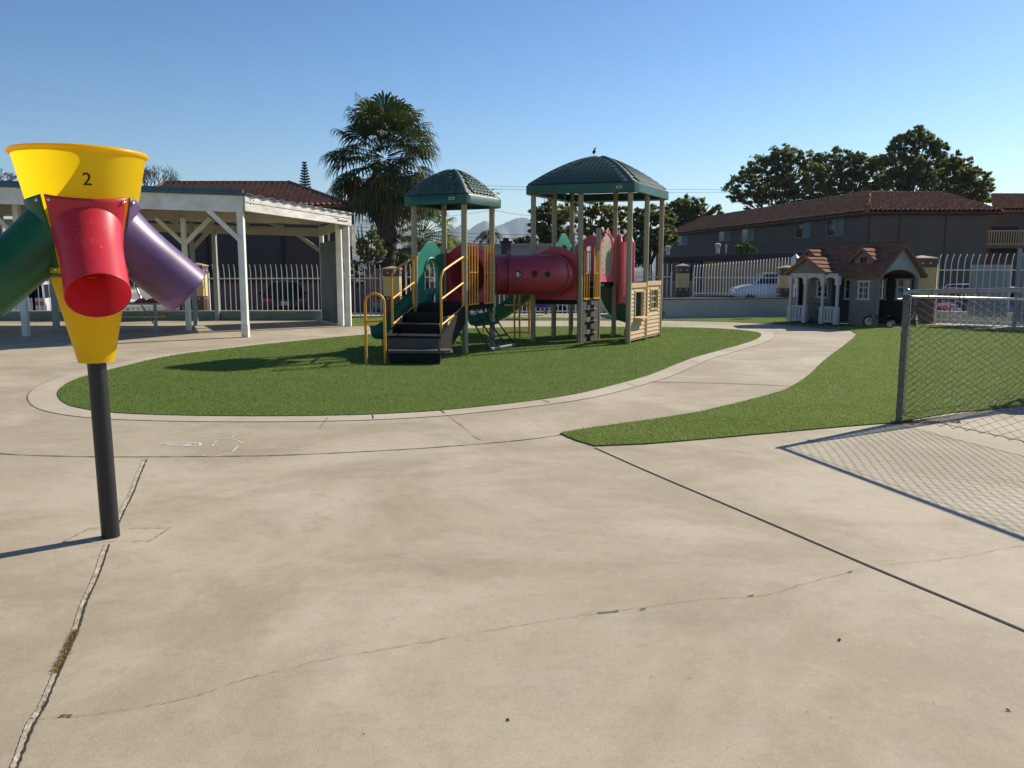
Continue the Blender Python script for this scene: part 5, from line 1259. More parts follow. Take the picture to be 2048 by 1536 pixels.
# far wing on the right with balcony
ap2 = thing('apartment_building', 'darker apartment wing with wooden balcony behind the tiled hip roof at the right edge', 'building', (E2.x+2, E2.y+6, LOT))
yw = E2.y+7
q = [V(PD(1985, 421, yw)), V(PD(2300, 421, yw)), V(PD(2300, 385, yw+5)), V(PD(1985, 391, yw+5))]; q[1].z = q[0].z; q[2].z = q[3].z
roof_face(q, 'roof', 'tile_right', ap2); ridge_caps(q[3], q[2], 'tile_right', ap2)
mb = MB(); mb.box(((q[0].x+q[1].x)/2+1, yw+2.2, (q[0].z+LOT)/2), (q[1].x-q[0].x, 3, q[0].z-LOT-.1)); mb.build('wall', 'stucco_dark', ap2)
mb = MB(); mb.box((q[0].x+1.5, yw+2.6-1.94, (q[0].z+LOT)/2+1.2), (2.2, .05, 2.1)); mb.build('balcony_door', 'dark_trim', ap2)
zb1 = PD(2000, 491, yw-.6)[2]; zb2 = PD(2000, 462, yw-.6)[2]; xb0 = PD(1966, 480, yw-.6)[0]
mb = MB(); mb.box((xb0+6, yw, zb1-.12), (12, 1.9, .22)); ba = mb.build('balcony', 'stucco_pink', ap2)
mb = MB()
for k in range(60): mb.box((xb0+.1+.2*k, yw-.9, (zb1+zb2)/2), (.06, .05, zb2-zb1))
mb.box((xb0+6, yw-.9, zb2), (12, .09, .09)); mb.box((xb0+6, yw-.9, zb1+.1), (12, .07, .07)); mb.build('balustrade', 'play_tan', ba)
# carport row in front of the long wing
cp = thing('carport', 'low dark roofed carport row with orange tan end wall below the apartment windows', 'carport', (14, 66, LOT))
zc_ = 2.95; ca, cb_ = GZ(1592, 502.5, zc_), GZ(1318, 514, zc_); ce_ = (cb_-ca).normalized(); cn = V((ce_.y, -ce_.x, 0)); cn = cn if cn.x > 0 else -cn
mb = MB(); mb.beam((ca+cb_)/2-(cb_-ca)/2+cn*2.7-UP*.3, cb_+cn*2.7-UP*.3, 5.6, .50); mb.build('roof', 'dark_trim', cp, bevel=.03)
ws_ = GZ(1398, 510.6, zc_)
t_ = (V((ws_.x, ws_.y, zc_))-ca).dot(ce_)
wallseg(ca+cn*.5, ca+ce_*t_+cn*.5, LOT, zc_-.56, 'stucco_orange', cp); wallseg(ca+ce_*t_+cn*4.8, cb_+cn*4.8, LOT, zc_-.56, 'stucco_charcoal', cp)
wallseg(ca+cn*.5, ca+cn*1.5, LOT, zc_-.56, 'stucco_orange', cp)
for k in range(5):
    p = (ca+ce_*t_).lerp(cb_, k/4)+cn*.3; mb = MB(); mb.beam(V((p.x, p.y, LOT)), V((p.x, p.y, zc_-.55)), .14, .14, up=(1, 0, 0)); mb.build('post', 'dark_trim', cp)
# roof vents on the carport
for i, (px, py, hh, r_) in enumerate(((1322, 510, .75, .16), (1421, 507, .75, .16), (1437, 506, .6, .05), (1307, 512, .5, .08))):
    b_ = GZ(px, py, zc_-.06); b_ = b_+cn*.6
    v_ = thing('roof_vent', ['pale capped vent pipe at the far end of the carport roof', 'pale capped vent pipe near the middle carport windows', 'thin bent metal pipe beside the middle vent', 'short vent seen between the big roof posts'][i], 'vent', b_, 'vents on the carport roof')
    mb = MB(); mb.lathe([(r_, 0), (r_, hh*.7), (r_*1.5, hh*.72), (r_*1.5, hh), (r_*.5, hh*1.08)], b_, 12); mb.build('pipe', 'white_shed', v_, smooth=40)
# --- building behind the shelter with the orange barrel tile roof
lb = thing('tiled_building', 'dark walled building with orange barrel tile hip roof behind the shade shelter', 'building', (-18, 46, LOT))
YE = 45.0; zE = PD(702, 413, YE)[2]; LA, LB = V((PD(250, 413, YE)[0], YE, zE)), V((PD(702, 413, YE)[0], YE, zE)); YR = 47.2; zR = PD(575, 368, YR)[2]
LC, LD = V((PD(578, 368, YR)[0], YR, zR)), V((PD(330, 368, YR)[0], YR, zR))
roof_face([LA, LB, LC, LD], 'roof', 'tile_left', lb, cw_=.305, rh=.36, amp=.10, step=.07, sub=8)
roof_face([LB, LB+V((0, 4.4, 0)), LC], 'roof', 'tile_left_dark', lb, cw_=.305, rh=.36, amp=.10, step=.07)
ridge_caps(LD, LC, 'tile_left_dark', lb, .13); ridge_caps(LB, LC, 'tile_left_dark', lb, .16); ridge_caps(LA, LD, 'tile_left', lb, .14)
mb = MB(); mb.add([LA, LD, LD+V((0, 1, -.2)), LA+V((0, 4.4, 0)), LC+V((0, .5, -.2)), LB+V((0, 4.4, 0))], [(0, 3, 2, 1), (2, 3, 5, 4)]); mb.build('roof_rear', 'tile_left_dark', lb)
mb = MB(); mb.beam(LA-UP*.12, LB-UP*.12, .06, .2); mb.beam(LB-UP*.12, LB+V((0, 4.4, -.12)), .06, .2); mb.build('eaves', 'dark_trim', lb)
wallseg(LA+V((-4, .6, 0)), LB+V((-.6, .6, 0)), LOT, zE-.03, 'stucco_charcoal', lb); wallseg(LB+V((-.75, .75, 0)), LB+V((-.75, 4.0, 0)), LOT, zE-.03, 'stucco_charcoal', lb)
for px in (414, 565):
    x = PD(px, 500, YE+.4)[0]; mb = MB(); mb.box((x, YE+.40, 2.6), (.14, .1, 4.6)); mb.build('downpipe', 'dark_trim', lb)
# long pinkish property wall behind the parked cars
bw = thing('boundary_wall', 'long pinkish brown boundary wall behind the cars parked left', 'wall', (-10, 41, LOT))
wallseg(V((-40, 40.2, 0)), V((9.8, 44.5, 0)), LOT, 1.0, 'stucco_pink', bw, .25)
mb = MB(); mb.beam(V((-40, 40.1, 1.08)), V((-8, 42.85, 1.08)), .5, .18); mb.build('coping', 'dark_trim', bw)
# pale block building and chimney seen under the small roof
b3 = thing('block_building', 'flat pale grey block building beyond the tunnel', 'building', (-1, 52, LOT))
x0_, x1_ = PD(905, 500, 52)[0], PD(1100, 500, 52)[0]; zt_ = PD(1000, 487, 52)[2]; mb = MB(); mb.box(((x0_+x1_)/2, 55, (zt_+LOT)/2), (x1_-x0_, 6, zt_-LOT)); mb.build('wall', 'block_wall', b3)
mb = MB(); mb.box(((x0_+x1_)/2, 51.95, zt_-.08), (x1_-x0_+.1, .2, .14)); mb.build('parapet', 'block_wall', b3)
ch = thing('chimney', 'dark square chimney with cap in front of the pale block building', 'chimney', (PD(1012, 500, 50)[0], 50, LOT))
xc = ch.location.x; zc2 = PD(1012, 486, 50)[2]; mb = MB(); mb.box((xc, 50, (zc2+LOT)/2), (.58, .6, zc2-LOT)); mb.build('stack', 'stucco_charcoal', ch)
mb = MB(); mb.box((xc, 50, zc2+.05), (.75, .75, .12)); mb.box((xc, 50, zc2+.2), (.35, .35, .2)); mb.build('cap', 'dark_trim', ch)
shd = thing('garden_shed', 'pale roofed shed between the shelter and the palm trunk', 'shed', (-6, 36, LOT))
xs_ = PD(748, 530, 35.5)[0]; mb = MB(); mb.add([(xs_-.5, 35, 1.72), (xs_+.35, 35, 1.98), (xs_+.5, 37, 2.2), (xs_-.5, 37, 1.95), (xs_-.5, 35, 1.66), (xs_+.35, 35, 1.92), (xs_+.5, 37, 2.14), (xs_-.5, 37, 1.89)], [(0, 1, 2, 3), (7, 6, 5, 4), (0, 4, 5, 1), (1, 5, 6, 2), (2, 6, 7, 3), (3, 7, 4, 0)]); mb.build('roof', 'white_shed', shd)
mb = MB(); mb.box((xs_, 36, .55), (.8, 1.6, 2.25)); mb.build('wall', 'stucco_pink', shd)

# ================================================================ PARKED CARS
def car(loc, rot, label, body_m, kind='sedan', name='parked_car', back='tail_red'):
    t = thing(name, label, 'van' if kind == 'van' else 'car', loc, 'cars parked beyond the fence', rotz=rot)
    S_ = {'sedan': dict(L=4.6, st=[(-2.3, .35, .75, .72), (-2.2, .25, .98, .86), (-1.2, .2, 1.02, .91), (.8, .2, .96, .91), (1.7, .22, .86, .88), (2.2, .28, .72, .78), (2.3, .35, .60, .66)], gh=[(-1.75, .99), (-1.0, 1.42), (.25, 1.44), (1.05, .95)]),
          'hatch': dict(L=4.2, st=[(-2.1, .35, .8, .76), (-2.0, .25, 1.0, .86), (-1.0, .2, 1.03, .89), (.8, .2, 1.0, .89), (1.6, .22, .90, .86), (2.0, .28, .75, .78), (2.1, .35, .6, .66)], gh=[(-1.98, 1.0), (-1.55, 1.48), (.25, 1.52), (1.15, .99)]),
          'suv': dict(L=4.7, st=[(-2.3, .4, .95, .8), (-2.22, .3, 1.12, .9), (-1.0, .26, 1.15, .94), (.9, .26, 1.12, .94), (1.8, .28, 1.02, .9), (2.25, .34, .85, .82), (2.35, .42, .7, .7)], gh=[(-2.15, 1.12), (-1.75, 1.66), (.3, 1.70), (1.05, 1.1)]),
          'van': dict(L=5.2, st=[(-2.6, .45, 1.2, .86), (-2.52, .35, 1.3, .96), (-1.0, .3, 1.32, .99), (1.0, .3, 1.28, .99), (1.9, .32, 1.18, .95), (2.5, .4, .98, .86), (2.6, .5, .8, .75)], gh=[(-2.4, 1.28), (-2.15, 1.92), (.55, 1.98), (1.35, 1.24)]),
          'pickup': dict(L=5.5, st=[(-2.8, .5, 1.05, .86), (-2.75, .42, 1.12, .92), (-.8, .35, 1.12, .95), (.9, .35, 1.12, .95), (2.1, .36, 1.08, .93), (2.6, .42, .95, .86), (2.7, .5, .8, .75)], gh=[(-1.7, 1.1), (-1.45, 1.72), (.35, 1.78), (1.05, 1.1)])}[kind]
    rings = []
    for x, z0, z1, hw_ in S_['st']:
        zm = z0+(z1-z0)*.62
        rings.append([V((x, -hw_*.9, z0)), V((x, hw_*.9, z0)), V((x, hw_, z0+.12)), V((x, hw_*1.02, zm)), V((x, hw_*.93, z1-.03)), V((x, hw_*.85, z1)), V((x, -hw_*.85, z1)), V((x, -hw_*.93, z1-.03)), V((x, -hw_*1.02, zm)), V((x, -hw_, z0+.12))])
    mb = MB(); mb.loft(rings); bo = mb.build('body', body_m, t, smooth=40, local=True)
    g = S_['gh']; hwb = S_['st'][2][3]*.86; hwt = hwb*.76
    mb = MB(); b = [V((x, s*(hwb if i in (0, 3) else hwt), z)) for s in (-1, 1) for i, (x, z) in enumerate(g)]
    mb.add(b, [(0, 1, 2, 3), (7, 6, 5, 4), (0, 4, 5, 1), (1, 5, 6, 2), (2, 6, 7, 3)]); mb.build('glass', 'car_glass', t, local=True)
    mb = MB(); mb.add([V((g[1][0], -hwt, g[1][1]+.012)), V((g[2][0], -hwt, g[2][1]+.012)), V((g[2][0], hwt, g[2][1]+.012)), V((g[1][0], hwt, g[1][1]+.012)), V((g[1][0]+.1, 0, g[1][1]+.06)), V((g[2][0]-.1, 0, g[2][1]+.05))], [(0, 1, 5, 4), (4, 5, 2, 3), (0, 4, 3), (1, 2, 5)])
    for s in (-1, 1):
        mb.beam(V((g[0][0], s*hwb, g[0][1])), V((g[1][0], s*hwt, g[1][1])), .07, .08); mb.beam(V((g[3][0], s*hwb, g[3][1])), V((g[2][0], s*hwt, g[2][1])), .05, .06); mb.beam(V((g[1][0], s*hwt, g[1][1])), V((g[2][0], s*hwt, g[2][1])), .06, .06)
        xm = (g[0][0]+g[3][0])/2; mb.beam(V((xm, s*(hwb+.0), g[0][1])), V((xm, s*(hwt+.01), g[1][1])), .05, .07)
    mb.build('roof', body_m, bo, local=True)
    Lh = S_['L']/2; wr = .34 if kind in ('suv', 'van') else .31
    for x in (-Lh*.60, Lh*.60):
        for s in (-1, 1):
            p = V((x, s*(hwb*1.04), wr)); mb = MB(); mb.lathe([(wr*.62, -.11), (wr*.97, -.11), (wr, -.06), (wr, .06), (wr*.97, .11), (wr*.62, .11)], p, 22, axis=(0, 1, 0)); w_ = mb.build('wheel', 'tyre', t, smooth=40, local=True)
            mb = MB(); mb.lathe([(wr*.64, -.09), (wr*.2, -.10), (.0, -.10)], p, 18, axis=(0, -s*-1, 0), capt=False); mb.lathe([(wr*.64, .09), (wr*.2, .10), (.0, .10)], p, 18, axis=(0, 1, 0), capt=False); mb.build('rim', 'rim_metal', w_, smooth=40, local=True)
    zt_ = S_['st'][1][2]-.2; hw_ = S_['st'][1][3]
    for s in (-1, 1):
        mb = MB(); mb.box((-Lh+.06, s*(hw_-.20), zt_), (.12, .36, .15)); mb.build('tail_lamp', back, t, bevel=.02, local=True)
        mb = MB(); mb.box((Lh-.10, s*(hw_-.24), .66 if kind != 'van' else .88), (.16, .34, .14)); mb.build('headlight', 'lamp_clear', t, bevel=.03, local=True)
        mb = MB(); mb.box((g[3][0]-.15, s*(hw_+.1), g[3][1]+.05), (.1, .2, .13)); mb.build('mirror', body_m, t, bevel=.02, local=True)
    mb = MB(); mb.box((-Lh-.01, 0, zt_-.12), (.02, .34, .17)); mb.build('number_plate', 'plate_white', t, local=True)
    mb = MB(); mb.box((-Lh+.02, 0, .42), (.12, 1.5, .16)); mb.box((Lh-.04, 0, .42), (.12, 1.4, .18)); mb.build('bumper', 'tyre', t, bevel=.03, local=True)
    return t
PI = math.pi
def at(px, Y): return (PD(px, 600, Y)[0], Y, LOT)
car(at(567, 37.5), PI/2+.29, 'black car with red tail lamps parked tail first seen under the shelter', 'car_black', 'suv')
car(at(788, 37.5), PI/2+.15, 'dark blue car behind the fence and cream pillar left of the small tower', 'car_blue', 'suv')
car(at(262, 36), PI/2-.25, 'silver car seen between the red chute and the purple chute', 'car_silver', 'sedan')
car(at(95, 34.5), PI/2+.1, 'white van like car parked behind the picket fence under the green chute', 'car_white', 'suv')
car(at(1172, 39), .15, 'silver car glimpsed below the tunnel between the tower posts', 'car_silver', 'sedan')
car(at(1540, 57), PI-.05, 'white van parked side on behind the fence on the low wall', 'car_white', 'van', name='parked_van')
car(at(1925, 39), -2.4, 'white car with red lamp between the wide pillar and the teal car', 'car_white', 'hatch')
car(at(1895, 34.5), -2.2, 'red car just right of the wide cream pillar', 'car_red', 'sedan')
car(at(1985, 33), 2.55, 'teal grey hatchback behind the privacy screen', 'car_teal', 'hatch')
car(at(1772, 37), -2.6, 'dark car seen through the open playhouse doorway', 'car_blue', 'sedan')

# ================================================================ TREES AND PLANTS
def leaf_cloud(blobs, n, size, seed, flat=.75, drop=0.0):
    """blobs: (centre, radius). Leaf quads thrown into lumpy shells, thin in places so light comes through."""
    rg = np.random.default_rng(seed); vol = np.array([b[1]**2.3 for b in blobs]); cnt = (n*vol/vol.sum()).astype(int); C_ = []
    for (c, r), k in zip(blobs, cnt):
        k = int(k*.72); m = max(5, int(k/30)); d = rg.normal(size=(m, 3)); d /= np.linalg.norm(d, axis=1)[:, None]
        rr = r*(.35+.75*rg.random(m)**.55); cl_ = np.array(c)+d*rr[:, None]*np.array([1, 1, flat])
        sz = r*(.06+.13*rg.random(m)); idx = rg.integers(0, m, k)
        q = rg.normal(size=(k, 3))*np.array([1, 1, .6]); C_.append(cl_[idx]+q*sz[idx][:, None]*.75)
    c = np.concatenate(C_); n = len(c)
    a = rg.normal(size=(n, 3)); a /= np.linalg.norm(a, axis=1)[:, None]; b = rg.normal(size=(n, 3)); b -= a*(a*b).sum(1)[:, None]; b /= np.linalg.norm(b, axis=1)[:, None]
    s = size*(.6+.8*rg.random(n))[:, None]; v = np.stack([c-a*s, c-b*s*.45, c+a*s, c+b*s*.45], 1)
    return v.reshape(-1, 3), np.arange(4*n).reshape(-1, 4)
def px_blobs(lst, Y, dy=0.0, seed=0):
    rg = random.Random(seed); out = []
    for px, py, r in lst: out.append((PD(px, py, Y+rg.uniform(-1, 1)*r/FPX*Y*.7+dy), r/FPX*Y))
    return out
def tree(label, lst, Y, n, m, size=.16, trunk_px=None, seed=1, name='tree', cat='tree', group='trees beyond the fence', base=LOT, limb=.16):
    bl = px_blobs(lst, Y, seed=seed); cx_ = sum(b[0][0]*b[1] for b in bl)/sum(b[1] for b in bl) if trunk_px is None else PD(trunk_px, 500, Y)[0]
    t = thing(name, label, cat, (cx_, Y, base), group); f0 = V((cx_, Y, base)); zc = min(b[0][2] for b in bl)
    mb = MB(); fork = V((cx_+.1, Y, max(base+.6, base+(zc-base)*.75)))
    mb.tube(catmull([f0-UP*.2, f0.lerp(fork, .5)+V((.08, 0, 0)), fork], 5), [limb*1.5]*5+[limb*1.2]*5+[limb], 10)
    rg = random.Random(seed)
    for b in bl:
        e_ = V(b[0]); mid_ = fork.lerp(e_, .55)+V((rg.uniform(-.3, .3), rg.uniform(-.3, .3), rg.uniform(0, .4)))
        pts = catmull([fork, mid_, e_+UP*b[1]*.4], 5); mb.tube(pts, [limb*.8*(1-.85*i/(len(pts)-1)) for i in range(len(pts))], 6)
        for _ in range(4):
            q = e_+V((rg.uniform(-1, 1), rg.uniform(-1, 1), rg.uniform(-.4, .9)))*b[1]*.9; mb.tube(catmull([mid_, mid_.lerp(q, .5)+UP*.2, q], 3), [limb*.35]*3+[limb*.2]*3+[.015], 5)
    mb.build('trunk', 'bark', t, smooth=60)
    v, f = leaf_cloud(bl, n, size, seed); np_mesh('crown', v, f, m, t); return t
def mixtree(label, lst, Y, n, m1, m2, lst2, n2, **k):  # second crown paints the sunlit top and right side in paler leaves
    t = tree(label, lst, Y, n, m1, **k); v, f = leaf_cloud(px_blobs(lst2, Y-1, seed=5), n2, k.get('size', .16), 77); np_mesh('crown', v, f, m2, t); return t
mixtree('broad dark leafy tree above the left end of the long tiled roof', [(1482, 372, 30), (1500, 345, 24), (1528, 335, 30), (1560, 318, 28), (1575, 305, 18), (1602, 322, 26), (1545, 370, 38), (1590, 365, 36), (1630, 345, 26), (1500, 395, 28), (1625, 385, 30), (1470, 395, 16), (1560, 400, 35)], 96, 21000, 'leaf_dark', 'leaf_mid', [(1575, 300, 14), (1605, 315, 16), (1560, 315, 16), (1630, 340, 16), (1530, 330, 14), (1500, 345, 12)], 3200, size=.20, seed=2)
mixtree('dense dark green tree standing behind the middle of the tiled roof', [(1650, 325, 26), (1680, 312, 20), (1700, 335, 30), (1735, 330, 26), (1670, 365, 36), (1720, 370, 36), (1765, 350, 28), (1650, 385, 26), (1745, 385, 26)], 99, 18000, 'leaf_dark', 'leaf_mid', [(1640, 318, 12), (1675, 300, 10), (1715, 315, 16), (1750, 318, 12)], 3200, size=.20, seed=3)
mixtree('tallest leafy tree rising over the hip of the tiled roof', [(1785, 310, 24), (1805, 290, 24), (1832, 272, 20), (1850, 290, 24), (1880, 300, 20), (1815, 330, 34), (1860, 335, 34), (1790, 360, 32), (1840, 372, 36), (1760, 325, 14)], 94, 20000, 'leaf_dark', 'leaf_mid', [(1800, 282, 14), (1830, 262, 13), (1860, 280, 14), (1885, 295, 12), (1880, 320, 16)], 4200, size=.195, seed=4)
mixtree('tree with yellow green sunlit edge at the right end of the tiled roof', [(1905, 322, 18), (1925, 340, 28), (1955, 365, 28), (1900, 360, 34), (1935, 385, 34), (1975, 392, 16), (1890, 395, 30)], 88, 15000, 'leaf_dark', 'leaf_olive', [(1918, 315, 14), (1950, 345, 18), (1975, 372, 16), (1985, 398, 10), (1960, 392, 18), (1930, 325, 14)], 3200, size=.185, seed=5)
tree('dark rounded tree above the low left end of the apartment roof', [(1345, 425, 26), (1372, 410, 20), (1392, 415, 20), (1415, 420, 16), (1435, 420, 12), (1350, 455, 26), (1390, 440, 26)], 104, 11000, 'leaf_dark', .24, seed=6)
tree('dark tree just right of the big roof posts', [(1285, 440, 26), (1305, 425, 24), (1325, 440, 24), (1280, 480, 30), (1310, 480, 30), (1275, 515, 24), (1335, 470, 20)], 84, 11000, 'leaf_dark', .22, seed=7)
tree('dark evergreen behind the left posts of the big roof', [(1080, 430, 20), (1100, 412, 18), (1120, 430, 24), (1070, 458, 16), (1095, 465, 26), (1125, 475, 24), (1062, 480, 12), (1140, 500, 20)], 62, 10000, 'leaf_dark', .17, seed=8)
tree('olive leaved spreading tree seen under the big roof', [(1150, 425, 26), (1180, 415, 22), (1205, 425, 24), (1235, 430, 24), (1165, 460, 26), (1210, 460, 28), (1250, 455, 18), (1190, 490, 22), (1240, 490, 18)], 56, 7500, 'leaf_olive', .15, trunk_px=1195, seed=9, limb=.13)
tree('bushy shrub with yellowish leaves beside the shelter and palm trunk', [(712, 500, 14), (725, 485, 13), (742, 470, 12), (755, 480, 14), (735, 505, 16), (760, 505, 14), (745, 458, 8), (700, 515, 10)], 33, 7000, 'leaf_mid', .055, seed=10, name='shrub', cat='shrub', limb=.04)
tree('low dark shrub mass at the foot of the palm behind the fence', [(705, 535, 20), (740, 530, 22), (800, 530, 18), (825, 520, 22), (770, 540, 24), (850, 520, 20), (810, 545, 18), (850, 545, 18), (715, 560, 18), (880, 525, 16)], 37.8, 12000, 'leaf_dark', .06, seed=11, name='shrub', cat='shrub', limb=.05)
tree('small round green tree far beyond the tunnel left', [(888, 490, 14), (905, 484, 10), (920, 492, 12), (900, 500, 14)], 64, 2500, 'leaf_mid', .14, seed=12)
tree('small yellow green tree above the pale block building', [(1030, 484, 7), (1042, 480, 9), (1052, 486, 8), (1040, 492, 10)], 75, 1800, 'leaf_olive', .15, seed=13)
tree('bright green bush growing above the carport roof', [(1478, 498, 9), (1492, 493, 9), (1505, 498, 8), (1490, 503, 10)], 69.5, 2600, 'leaf_bright', .12, seed=14, name='bush', cat='bush', base=1.6, limb=.04)
# succulent stalks above the shrub
stalk = thing('cactus', 'bare upright stalks sticking out of the shrub beside the shelter', 'plant', (PD(725, 500, 33.4)[0], 33.4, LOT)); mb = MB()
for (a, b_) in (((722, 520), (715, 454)), ((727, 520), (722, 447)), ((726, 515), (708, 462)), ((735, 510), (737, 462))):
    mb.tube([PD(*a, 33.4), PD((a[0]+b_[0])/2+1, (a[1]+b_[1])/2, 33.4), PD(*b_, 33.4)], [.045, .04, .015], 7)
mb.build('stalk', 'leaf_dark', stalk)
# fan palms
def fan_leaf(mb, o, d, L_, R_, droop, rg, seg=20):
    """petiole from o along d, then a folded fan of pointed segments with hanging tips"""
    d = V(d).normalized(); side = d.cross(UP); side = side.normalized() if side.length > .05 else V((1, 0, 0)); side = Matrix.Rotation(rg.uniform(-.4, .4), 3, d) @ side; nn = side.cross(d).normalized()
    hub = o+d*L_-UP*droop*.25*L_; w_ = .02
    mb.tube([o, o.lerp(hub, .5)+UP*.05*L_, hub], [.022, .016, .010], 4, cap=False)
    d2 = (d-UP*droop*.5).normalized(); nn = side.cross(d2).normalized()
    for k in range(seg):
        a = (k/(seg-1)-.5)*math.radians(200); dirk = (d2*math.cos(a)+side*math.sin(a)).normalized(); r = R_*(.80+.25*math.cos(a*.6))*rg.uniform(.9, 1.08)
        t_ = dirk.cross(nn).normalized(); wd = R_*math.radians(200)/(seg-1)*.55*.5
        fold = nn*(.012*((-1)**k)); p0 = hub; p1 = hub+dirk*r*.55+fold+nn*.05*R_*math.cos(a); p2 = p1+dirk*r*.26-UP*r*(.08+.18*droop); p3 = p2+dirk*r*.14-UP*r*rg.uniform(.16, .36)*(1+.4*droop)
        mb.add([p0, p1-t_*wd, p1+t_*wd, p2-t_*wd*.55, p2+t_*wd*.55, p3], [(0, 1, 2), (1, 3, 4, 2), (3, 5, 4)])
def palm(label, base, crown, R_, trunk_r, n_green, n_dry, n_skirt, seed, lean=0, group=None, skirt_len=2.2, leafm='palm_leaf'):
    rg = random.Random(seed); base, crown = V(base), V(crown); t = thing('palm_tree', label, 'palm tree', base, group)
    mb = MB(); pts = [base.lerp(crown-UP*.95, k/34)+V((.05*math.sin(k*.4), 0, 0)) for k in range(35)]
    mb.tube(pts, [trunk_r*(1.25-.35*k/34)*(1+(.09 if k % 2 else -.05)) for k in range(35)], 16); mb.build('trunk', 'palm_trunk', t, smooth=60)
    if trunk_r > .15:    # old leaf bases
        mb = MB()
        for k in range(300):
            z = rg.uniform(.03, .92); p = base.lerp(crown, z); a = rg.uniform(0, 6.283); r = trunk_r*(1.22-.3*z); o = p+V((math.cos(a)*r, math.sin(a)*r, 0)); dd = V((math.cos(a)*.6, math.sin(a)*.6, 1)).normalized(); s_ = V((-math.sin(a), math.cos(a), 0))
            mb.add([o-s_*.07, o+s_*.07, o+dd*.17+s_*.03, o+dd*.17-s_*.03, o-UP*.03], [(0, 1, 2, 3), (0, 4, 1)])
        tag(mb.build('leaf_bases', 'palm_trunk', t, recalc=False), kind='stuff')
    def fans(count, e0, e1, m, nm, Ls, Rs, dr, pw=1.0):
        mb = MB()
        for i in range(count):
            f = (i+.5)/count; el = min(1.38, e0+(e1-e0)*f**pw+rg.uniform(-.13, .13)); az = i*2.399963+rg.uniform(-.2, .2)
            d = V((math.cos(az)*math.cos(el), math.sin(az)*math.cos(el), math.sin(el))); fan_leaf(mb, crown+d*trunk_r*.6-UP*(.38*(1-math.sin(max(-1.2, el)))*R_*.28), d, Ls*R_*rg.uniform(.88, 1.1), Rs*R_*rg.uniform(.85, 1.1), dr*(1.1-.7*max(0, math.sin(el))), rg)
        mb.build(nm, m, t, recalc=False)
    fans(n_green, 1.30, -.85, leafm, 'crown', .62, .42, .5, .95)
    if n_skirt: fans(20, 1.25, -.2, leafm, 'crown', .34, .38, .4, 1.2)
    if n_dry: fans(n_dry, -.15, -1.05, 'palm_leaf_dry', 'dry_fronds', .48, .42, .8)
    if n_skirt:
        mb = MB()
        for i in range(n_skirt):
            az = rg.uniform(0, 6.283); z = rg.uniform(-.10, .50)*skirt_len; o = crown+V((math.cos(az)*trunk_r, math.sin(az)*trunk_r, -z-.25*R_)); flare = rg.uniform(.10, .36)*(1-.35*z/skirt_len)
            d = V((math.cos(az)*flare, math.sin(az)*flare, -1)).normalized(); fan_leaf(mb, o, d, skirt_len*.30*rg.uniform(.7, 1.3), skirt_len*.26*rg.uniform(.8, 1.2), .1, rg, 12)
        mb.build('dead_frond_skirt', 'palm_skirt', t, recalc=False)
    return t
YP = 36.0; pcx = PD(768, 300, YP); palm('tall fan palm with shaggy skirt of dead fronds behind the fence', (PD(772, 550, YP)[0], YP, LOT), (pcx[0], YP, PD(768, 305, YP)[2]), 2.5, .40, 56, 14, 90, 3, skirt_len=2.1)
palm('low bushy fan palm right of the tall palm trunk', (PD(850, 500, 38.5)[0], 38.5, LOT), (PD(845, 485, 38.5)[0], 38.5, PD(838, 468, 38.5)[2]), 1.75, .2, 44, 5, 0, 8, leafm='palm_leaf_bright')
palm('dark drooping low palm close behind the cream pillar', (PD(820, 520, 35.5)[0], 35.5, LOT), (PD(815, 515, 35.5)[0], 35.5, PD(815, 512, 35.5)[2]), 1.15, .16, 20, 8, 0, 9)
# distant feather palm
fp = thing('palm_tree', 'distant feathery palm seen between the small roof and the tunnel', 'palm tree', (*PD(978, 480, 82)[:2], LOT)); fb = V(PD(978, 470, 82)); rg = random.Random(4)
mb = MB(); mb.tube([V((fb.x, fb.y, LOT)), fb], [.22, .16], 8); mb.build('trunk', 'palm_trunk', fp); mb = MB()
for i in range(34):
    az = i*2.4; el = rg.uniform(-.1, 1.3); L_ = rg.uniform(1.4, 1.9); d = V((math.cos(az)*math.cos(el), math.sin(az)*math.cos(el), math.sin(el))); pts = [fb+d*L_*s-UP*(s*s*1.3*(.6+.4*math.cos(el))) for s in (0, .25, .5, .75, 1)]
    for a_, b_ in zip(pts[:-1], pts[1:]):
        for k in range(6):
            p = a_.lerp(b_, k/6); s_ = (b_-a_).cross(UP).normalized()
            for sg in (-1, 1): q = p+s_*sg*.28-UP*.30+(b_-a_)*.3; mb.add([p, p+(b_-a_)*.10, q], [(0, 1, 2)])
mb.build('crown', 'palm_leaf', fp, recalc=False)
# norfolk-like conifer above the orange roof
cf = thing('conifer_tree', 'narrow layered conifer rising behind the orange tiled roof', 'conifer', (*PD(611, 400, 80)[:2], LOT)); cb0 = V((cf.location.x, 80, 0)); ztop = PD(611, 325, 80)[2]
mb = MB(); mb.tube([cb0+UP*LOT, cb0+UP*ztop], [.25, .03], 8); mb.build('trunk', 'bark', cf); vs = []; mb = MB(); rg = random.Random(2)
for k in range(18):
    z = ztop-.1-k*.25; r = .12+.045*k
    for j in range(13):
        a = j*6.283/13+k; d = V((math.cos(a), math.sin(a), .0)); L_ = r*rg.uniform(.85, 1.1)
        for q in np.linspace(.15, 1, 7):
            p = cb0+UP*(z+.10*q*q)+d*L_*q; s_ = V((-d.y, d.x, 0))*.09*(1.2-q*.6)
            mb.add([p-s_, p+d*.10+UP*.06, p+s_, p-d*.05-UP*.03], [(0, 1, 2, 3)])
            mb.add([p-UP*.07, p+d*.12+UP*.02, p+UP*.09], [(0, 1, 2)])
mb.build('crown', 'leaf_conifer', cf, recalc=False)
